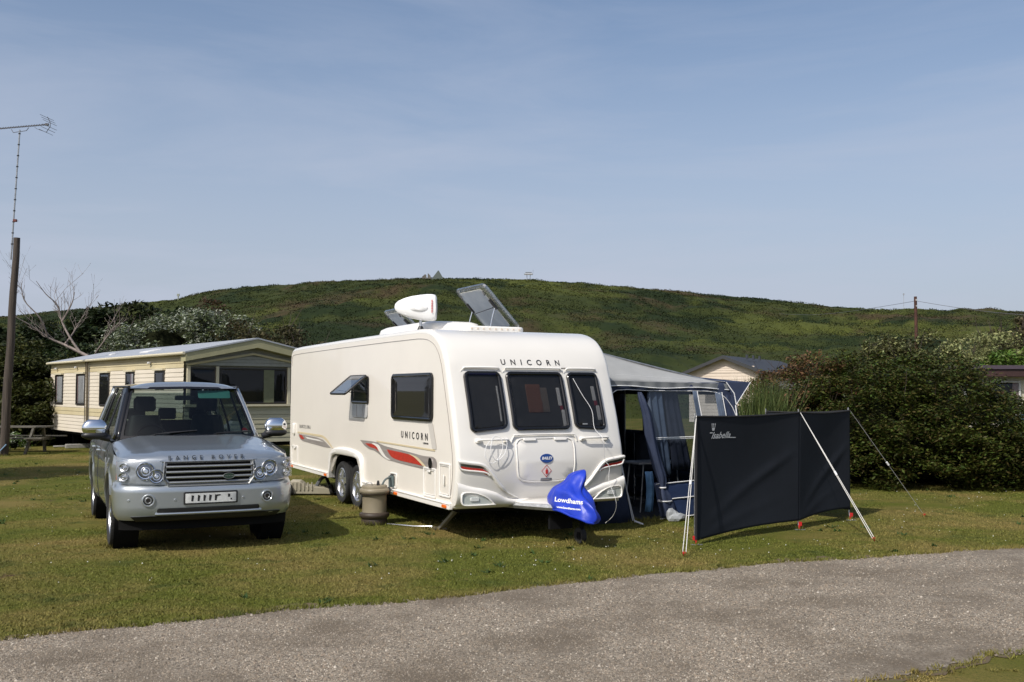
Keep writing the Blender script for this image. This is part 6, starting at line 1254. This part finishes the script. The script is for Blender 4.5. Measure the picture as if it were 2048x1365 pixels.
a0 = Pz(-40, 250, Yp)-Vector((X_(12, Yp), Yp, 0)); a1 = Pz(91, 251, Yp)-Vector((X_(12, Yp), Yp, 0)); a0.y += .35; a1.y -= .2; mb = MB()
mb.tube([a0, a1], .012, 6); dd = (a1-a0).normalized(); sdv = Vector((-.35, .92, .10)).normalized()
mb.tube([m1-dd*.28+Vector((0, 0, .03)), m1-dd*.22+Vector((0, 0, -.06)), m1+dd*.22+Vector((0, 0, -.04)), m1+dd*.3+Vector((0, 0, .04))], .009, 5)
dkm = mat('dull_metal', (.10, .10, .11), .6, .4); al = mb.build('aerial_boom', dkm, ms)
mb = MB(); N_ = 21
for k in range(N_):
    q = a0.lerp(a1, (k+.5)/N_); mb.tube([q-sdv*.16+Vector((0, 0, 0)), q+sdv*.16], .0045, 4); mb.tube([q+Vector((-.03, 0, -.02)), q+Vector((.03, 0, .03))], .012, 4)
mb.build('director_rods', dkm, al)
mb = MB()
for dz, dx in ((.20, -.02), (.13, .02), (.06, .06), (-.06, .06), (-.13, .02), (-.20, -.04)):
    q = a1+Vector((dx, 0, dz)); mb.tube([q-Vector((.16, .1, -.05)), q+Vector((.13, .1, -.07))], .0055, 4)
mb.tube([a1+Vector((-.02, 0, .21)), a1+Vector((.06, 0, .05)), a1+Vector((.06, 0, -.05)), a1+Vector((-.04, 0, -.21))], .009, 5); mb.tube([a1+Vector((-.04, 0, -.21)), a1+Vector((-.30, 0, -.12)), a1-dd*.5], .005, 4); mb.box(a1+Vector((-.03, 0, 0)), (.09, .05, .06)); mb.build('reflector', dkm, al)
mb = MB(); mb.tube([Vector((-.1, -.2, .02)), Vector((.12, -.1, .30))], .02, 6); mb.build('stay', mat('blue_wire', (.10, .2, .32), .6), t)
Yb = 28.0; t = thing('picnic_bench', 'weathered wooden picnic bench behind the pole at the left edge', 'picnic bench', (X_(20, Yb), Yb, 0), .03)
xl_, xr_ = -1.6, X_(112, Yb)-X_(20, Yb)-.1
mb = MB(); [mb.box(((xl_+xr_)/2, y, .73), (xr_-xl_, .13, .035)) for y in (-.30, -.15, 0, .15, .30)]; mb.build('table_top', woodb, t)
for y in (-.72, .72):
    mb = MB(); [mb.box(((xl_+xr_)/2+.05, y+e, .44), (xr_-xl_+.1, .12, .035)) for e in (-.07, .07)]; mb.build('seat', woodb, t)
for x in (xl_+.35, xr_-.35):
    for s in (-1, 1): mb = MB(); mb.add([Vector(p) for p in [(x-.03, s*.30-.05, .71), (x+.03, s*.30-.05, .71), (x+.03, s*.30+.05, .71), (x-.03, s*.30+.05, .71), (x-.03-.08, s*.62-.05, 0), (x+.03-.08, s*.62-.05, 0), (x+.03-.08, s*.62+.05, 0), (x-.03-.08, s*.62+.05, 0)]], [(0, 1, 2, 3), (7, 6, 5, 4), (0, 4, 5, 1), (1, 5, 6, 2), (2, 6, 7, 3), (3, 7, 4, 0)]); mb.build('leg', woodb, t)
    mb = MB(); mb.box((x+.05, 0, .40), (.05, 1.6, .10)); mb.build('cross_beam', woodb, t)
# hilltop things
Yh_ = 217
def hz_(px): return float(hill_z(np.array([px2a(px)]), np.array([float(Yh_)]))[0])
t = thing('ruined_cottage', 'ruined stone cottage with a steep gable on the hilltop', 'ruin', (X_(866, Yh_), Yh_, hz_(866)-1.1))
s_ = Yh_/2000
def hp(px, py, dy=0): return Vector(((px-866)*s_, dy, (562-py)*s_+.6))
def slab(pts, th, nm, m=stonem): mb = MB(); a = [hp(*p) for p in pts]; mb.add(a+[p+Vector((0, th, 0)) for p in a], [tuple(range(len(a))), tuple(range(len(a), 2*len(a)))[::-1]]+[(i, (i+1) % len(a), len(a)+(i+1) % len(a), len(a)+i) for i in range(len(a))]); return mb.build(nm, m, t, smooth=False)
slab([(843, 566), (843, 553), (849, 548), (851, 549), (851, 555), (854.5, 555), (854.5, 546), (856, 547), (859, 550), (861, 555), (861, 566)], .8, 'broken_gable')
mb = MB(); b0 = [hp(863, 560, -1.8), hp(888, 560, -1.8), hp(888, 560, 1.8), hp(863, 560, 1.8)]; mb.add(b0+[hp(875, 540.5, 0), hp(876.5, 540.5, 0)], [(0, 1, 5, 4), (1, 2, 5), (2, 3, 4, 5), (3, 0, 4)]); mb.build('stone_roof', mat('slate_green', (.07, .085, .075), .9, var=.3), t, smooth=False)
slab([(843, 568), (843, 557), (890, 557), (890, 568)], 2.5, 'low_wall')
t = thing('lookout_platform', 'small aerial platform on posts on the skyline right of the ruin', 'platform', (X_(1057, Yh_), Yh_, hz_(1057)+.1))
mb = MB(); mb.box((0, 0, .4+(562-553)*s_), (1.7, 1.0, .22)); mb.build('deck', mat('far_white', (.4, .4, .4), .7), t)
for x in (-.35, .35): mb = MB(); mb.tube([(x, 0, 0), (x, 0, .4+(562-553)*s_)], .07, 5); mb.build('leg', galv, t)
mb = MB(); mb.tube([(.9, 0, 1.2), (1.0, 0, 2.3)], .03, 4); mb.tube([(-.9, 0, 1.2), (-.95, 0, 1.55)], .03, 4); mb.box((0, 0, 1.75), (1.4, .8, .08)); mb.build('whip_aerial', galv, t)
mb = MB(); mb.tube([(0, 0, -1), (0, 0, (620-588)*.11)], .045, 5); mb.box((0, 0, (620-589)*.11), (.25, .25, .3)); o = tag(mb.build('radio_mast', mat('far_grey', (.30, .31, .33), .7)), 'thin distant radio mast on the skyline left of the brown pole', 'mast'); o.location = (X_(1810, 215), 215, Z_(620, 215))
mb = MB(); mb.tube([(0, 0, 0), (0, 0, 1.6)], .12, 6); mb.box((0, 0, 1.5), (.5, .3, .5)); o = tag(mb.build('marker_post', mat('post_pale', (.25, .27, .22), .8)), 'tiny marker post on the skyline above the silvery bush', 'post'); o.location = (X_(354, 215), 215, Z_(603, 215)-.4)
Yq = 70; t = thing('telegraph_pole', 'brown wooden telegraph pole rising behind the bushes on the right', 'pole', (X_(1834, Yq), Yq, 0))
zt_ = Z_(593, Yq); mb = MB(); mb.tube([(.05, 0, 0), (0, 0, zt_*.5), (-.02, 0, zt_)], [.15, .12, .10], 10); mb.build('post', mat('creosote', (.075, .028, .018), .8, var=.4, vscale=5), t)
mb = MB(); mb.box((0, -.12, Z_(600, Yq)), (.10, .06, .12)); mb.box((.0, -.12, Z_(612, Yq)), (.08, .06, .08)); mb.build('insulator', MATS['far_white'], t)
for e, lab in (((X_(1560, 150), 150, Z_(628, 150)), 'overhead wire running left from the brown telegraph pole'), ((X_(2300, 60), 60, Z_(628, 60)), 'overhead wire running right from the brown telegraph pole')):
    a = Vector((X_(1833, Yq), Yq-.1, Z_(602, Yq))); b = Vector(e); mb = MB(); P = [a.lerp(b, k/14)+Vector((0, 0, -.5*math.sin(math.pi*k/14))) for k in range(15)]; mb.tube(P, .014, 4); tag(mb.build('overhead_wire', mat('wire_grey', (.12, .12, .13), .6)), lab, 'wire')
# ================================================================== BARREL AND WASTE CARRIER
def incv(x, y): M = Matrix.Rotation(CVA, 3, 'Z'); p = M@Vector((x, y, 0)); return (CVO[0]+p.x, CVO[1]+p.y, 0)
t = thing('water_barrel', 'beige and brown rolling water barrel standing beside the caravan', 'water barrel', incv(-1.42, 2.12), .3)
mb = MB(); mb.lathe([(.001, .06), (.165, .06), (.165, .10), (.160, .12), (.158, .28), (.160, .415), (.168, .43)], n=48); mb.build('drum', olive, t)
for z, m in ((.115, brownp), (.43, olive)):
    mb = MB(); mb.lathe([(.150, z-.055), (.182, z-.03), (.198, z-.005), (.20, z+.012), (.192, z+.03), (.165, z+.045)], n=48); mb.build('rim_band', m, t)
mb = MB(); mb.lathe([(.150, .40), (.192, .392), (.196, .405)], n=48); mb.build('rim_band', brownp, t)
mb = MB(); mb.lathe([(.168, .46), (.172, .475), (.165, .50), (.15, .512), (.001, .516)], n=48); mb.build('lid', olive, t)
mb = MB(); mb.lathe([(.15, .0), (.168, .0), (.172, .05), (.165, .08)], n=48); mb.build('foot', brownp, t)
mb = MB(); mb.tube([(.03, -.1, .515), (.03, -.1, .55), (.03, -.1, .575)], [.022, .018, .012], 10); mb.build('cap', blackp, t)
mb = MB(); mb.tube(smooth_path([(-.13, -.06, .51), (-.12, -.06, .545), (-.06, -.10, .548), (-.05, -.10, .51)], 4), .005, 6); mb.build('handle', galv, t)
mb = MB(); mb.lathe([(.001, .03), (.045, .03), (.05, 0)], T(.175, -.03, .43)@Matrix.Rotation(R(90), 4, 'Y'), 16); mb.build('side_cap', blackp, t)
o = MB(); a = Vector(incv(-1.42, 2.12)); b = Vector(incv(-1.16, 2.15)); o.tube(smooth_path([a+Vector((.10, 0, .51)), a+Vector((.14, .02, .58)), b+Vector((-.02, -.02, .60)), b+Vector((0, -.01, .585))], 5), .013, 8); o.box(b+Vector((-.015, -.01, .545)), (.07, .05, .15)); tag(o.build('water_pump', mat('pump_grey', (.10, .13, .13), .5)), 'grey water pump and hose joining the barrel to the caravan side', 'pump')
mb = MB(); q0, q1, q2 = Vector(incv(-1.30, 1.95)), Vector(incv(-1.1, 1.5)), Vector(incv(-.92, 1.35)); mb.tube([q0+Vector((0, 0, .015)), q1+Vector((0, 0, .025)), q2+Vector((0, 0, .03))], .009, 6)
tag(mb.build('winding_rod', alloy), 'thin metal rod lying on the grass beside the steady leg', 'rod')
t = thing('waste_carrier', 'flat beige waste water carrier with two black wheels under the caravan', 'waste carrier', G_(626, 990)-Vector((0, 0, 0)), .10)
mb = MB(); prof = [(-.36, .03), (-.38, .16), (-.36, .24), (-.20, .235), (-.10, .16), (.20, .13), (.34, .10), (.36, .05), (.30, .02)]
n_ = len(prof)
for s in (1,):
    A_2 = [Vector((x, -.19, z)) for x, z in prof]; B_2 = [Vector((x, .19, z)) for x, z in prof]; mb.add(A_2+B_2, [tuple(range(n_)), tuple(range(n_, 2*n_))[::-1]]+[(i, (i+1) % n_, n_+(i+1) % n_, n_+i) for i in range(n_)])
for k in range(6): mb.box((-.32+k*.065, -.195, .15), (.025, .02, .14))
mb.build('tank', hogm, t, smooth=False, bevel=.015)
for s in (-1, 1): mb = MB(); mb.lathe([(.001, -.035), (.075, -.035), (.095, -.025), (.095, .025), (.075, .035), (.001, .035)], T(-.34 if s < 0 else .33, -.20*(1), .095)@Matrix.Rotation(R(75), 4, 'Y'), 24); mb.build('wheel', rubber, t)
mb = MB(); p0 = Vector((.05, 0, .14)); mb.tube(smooth_path([p0, p0+Vector((.06, .05, .10)), p0+Vector((.16, .2, .18)), p0+Vector((.35, .45, .24))], 5), .022, 8); mb.tube(smooth_path([p0+Vector((.02, -.03, -.01)), p0+Vector((.10, .0, .12)), p0+Vector((.22, .12, .17)), p0+Vector((.42, .35, .24))], 5), .022, 8); mb.build('waste_hose', mat('hose_grey', (.06, .065, .07), .5), t)
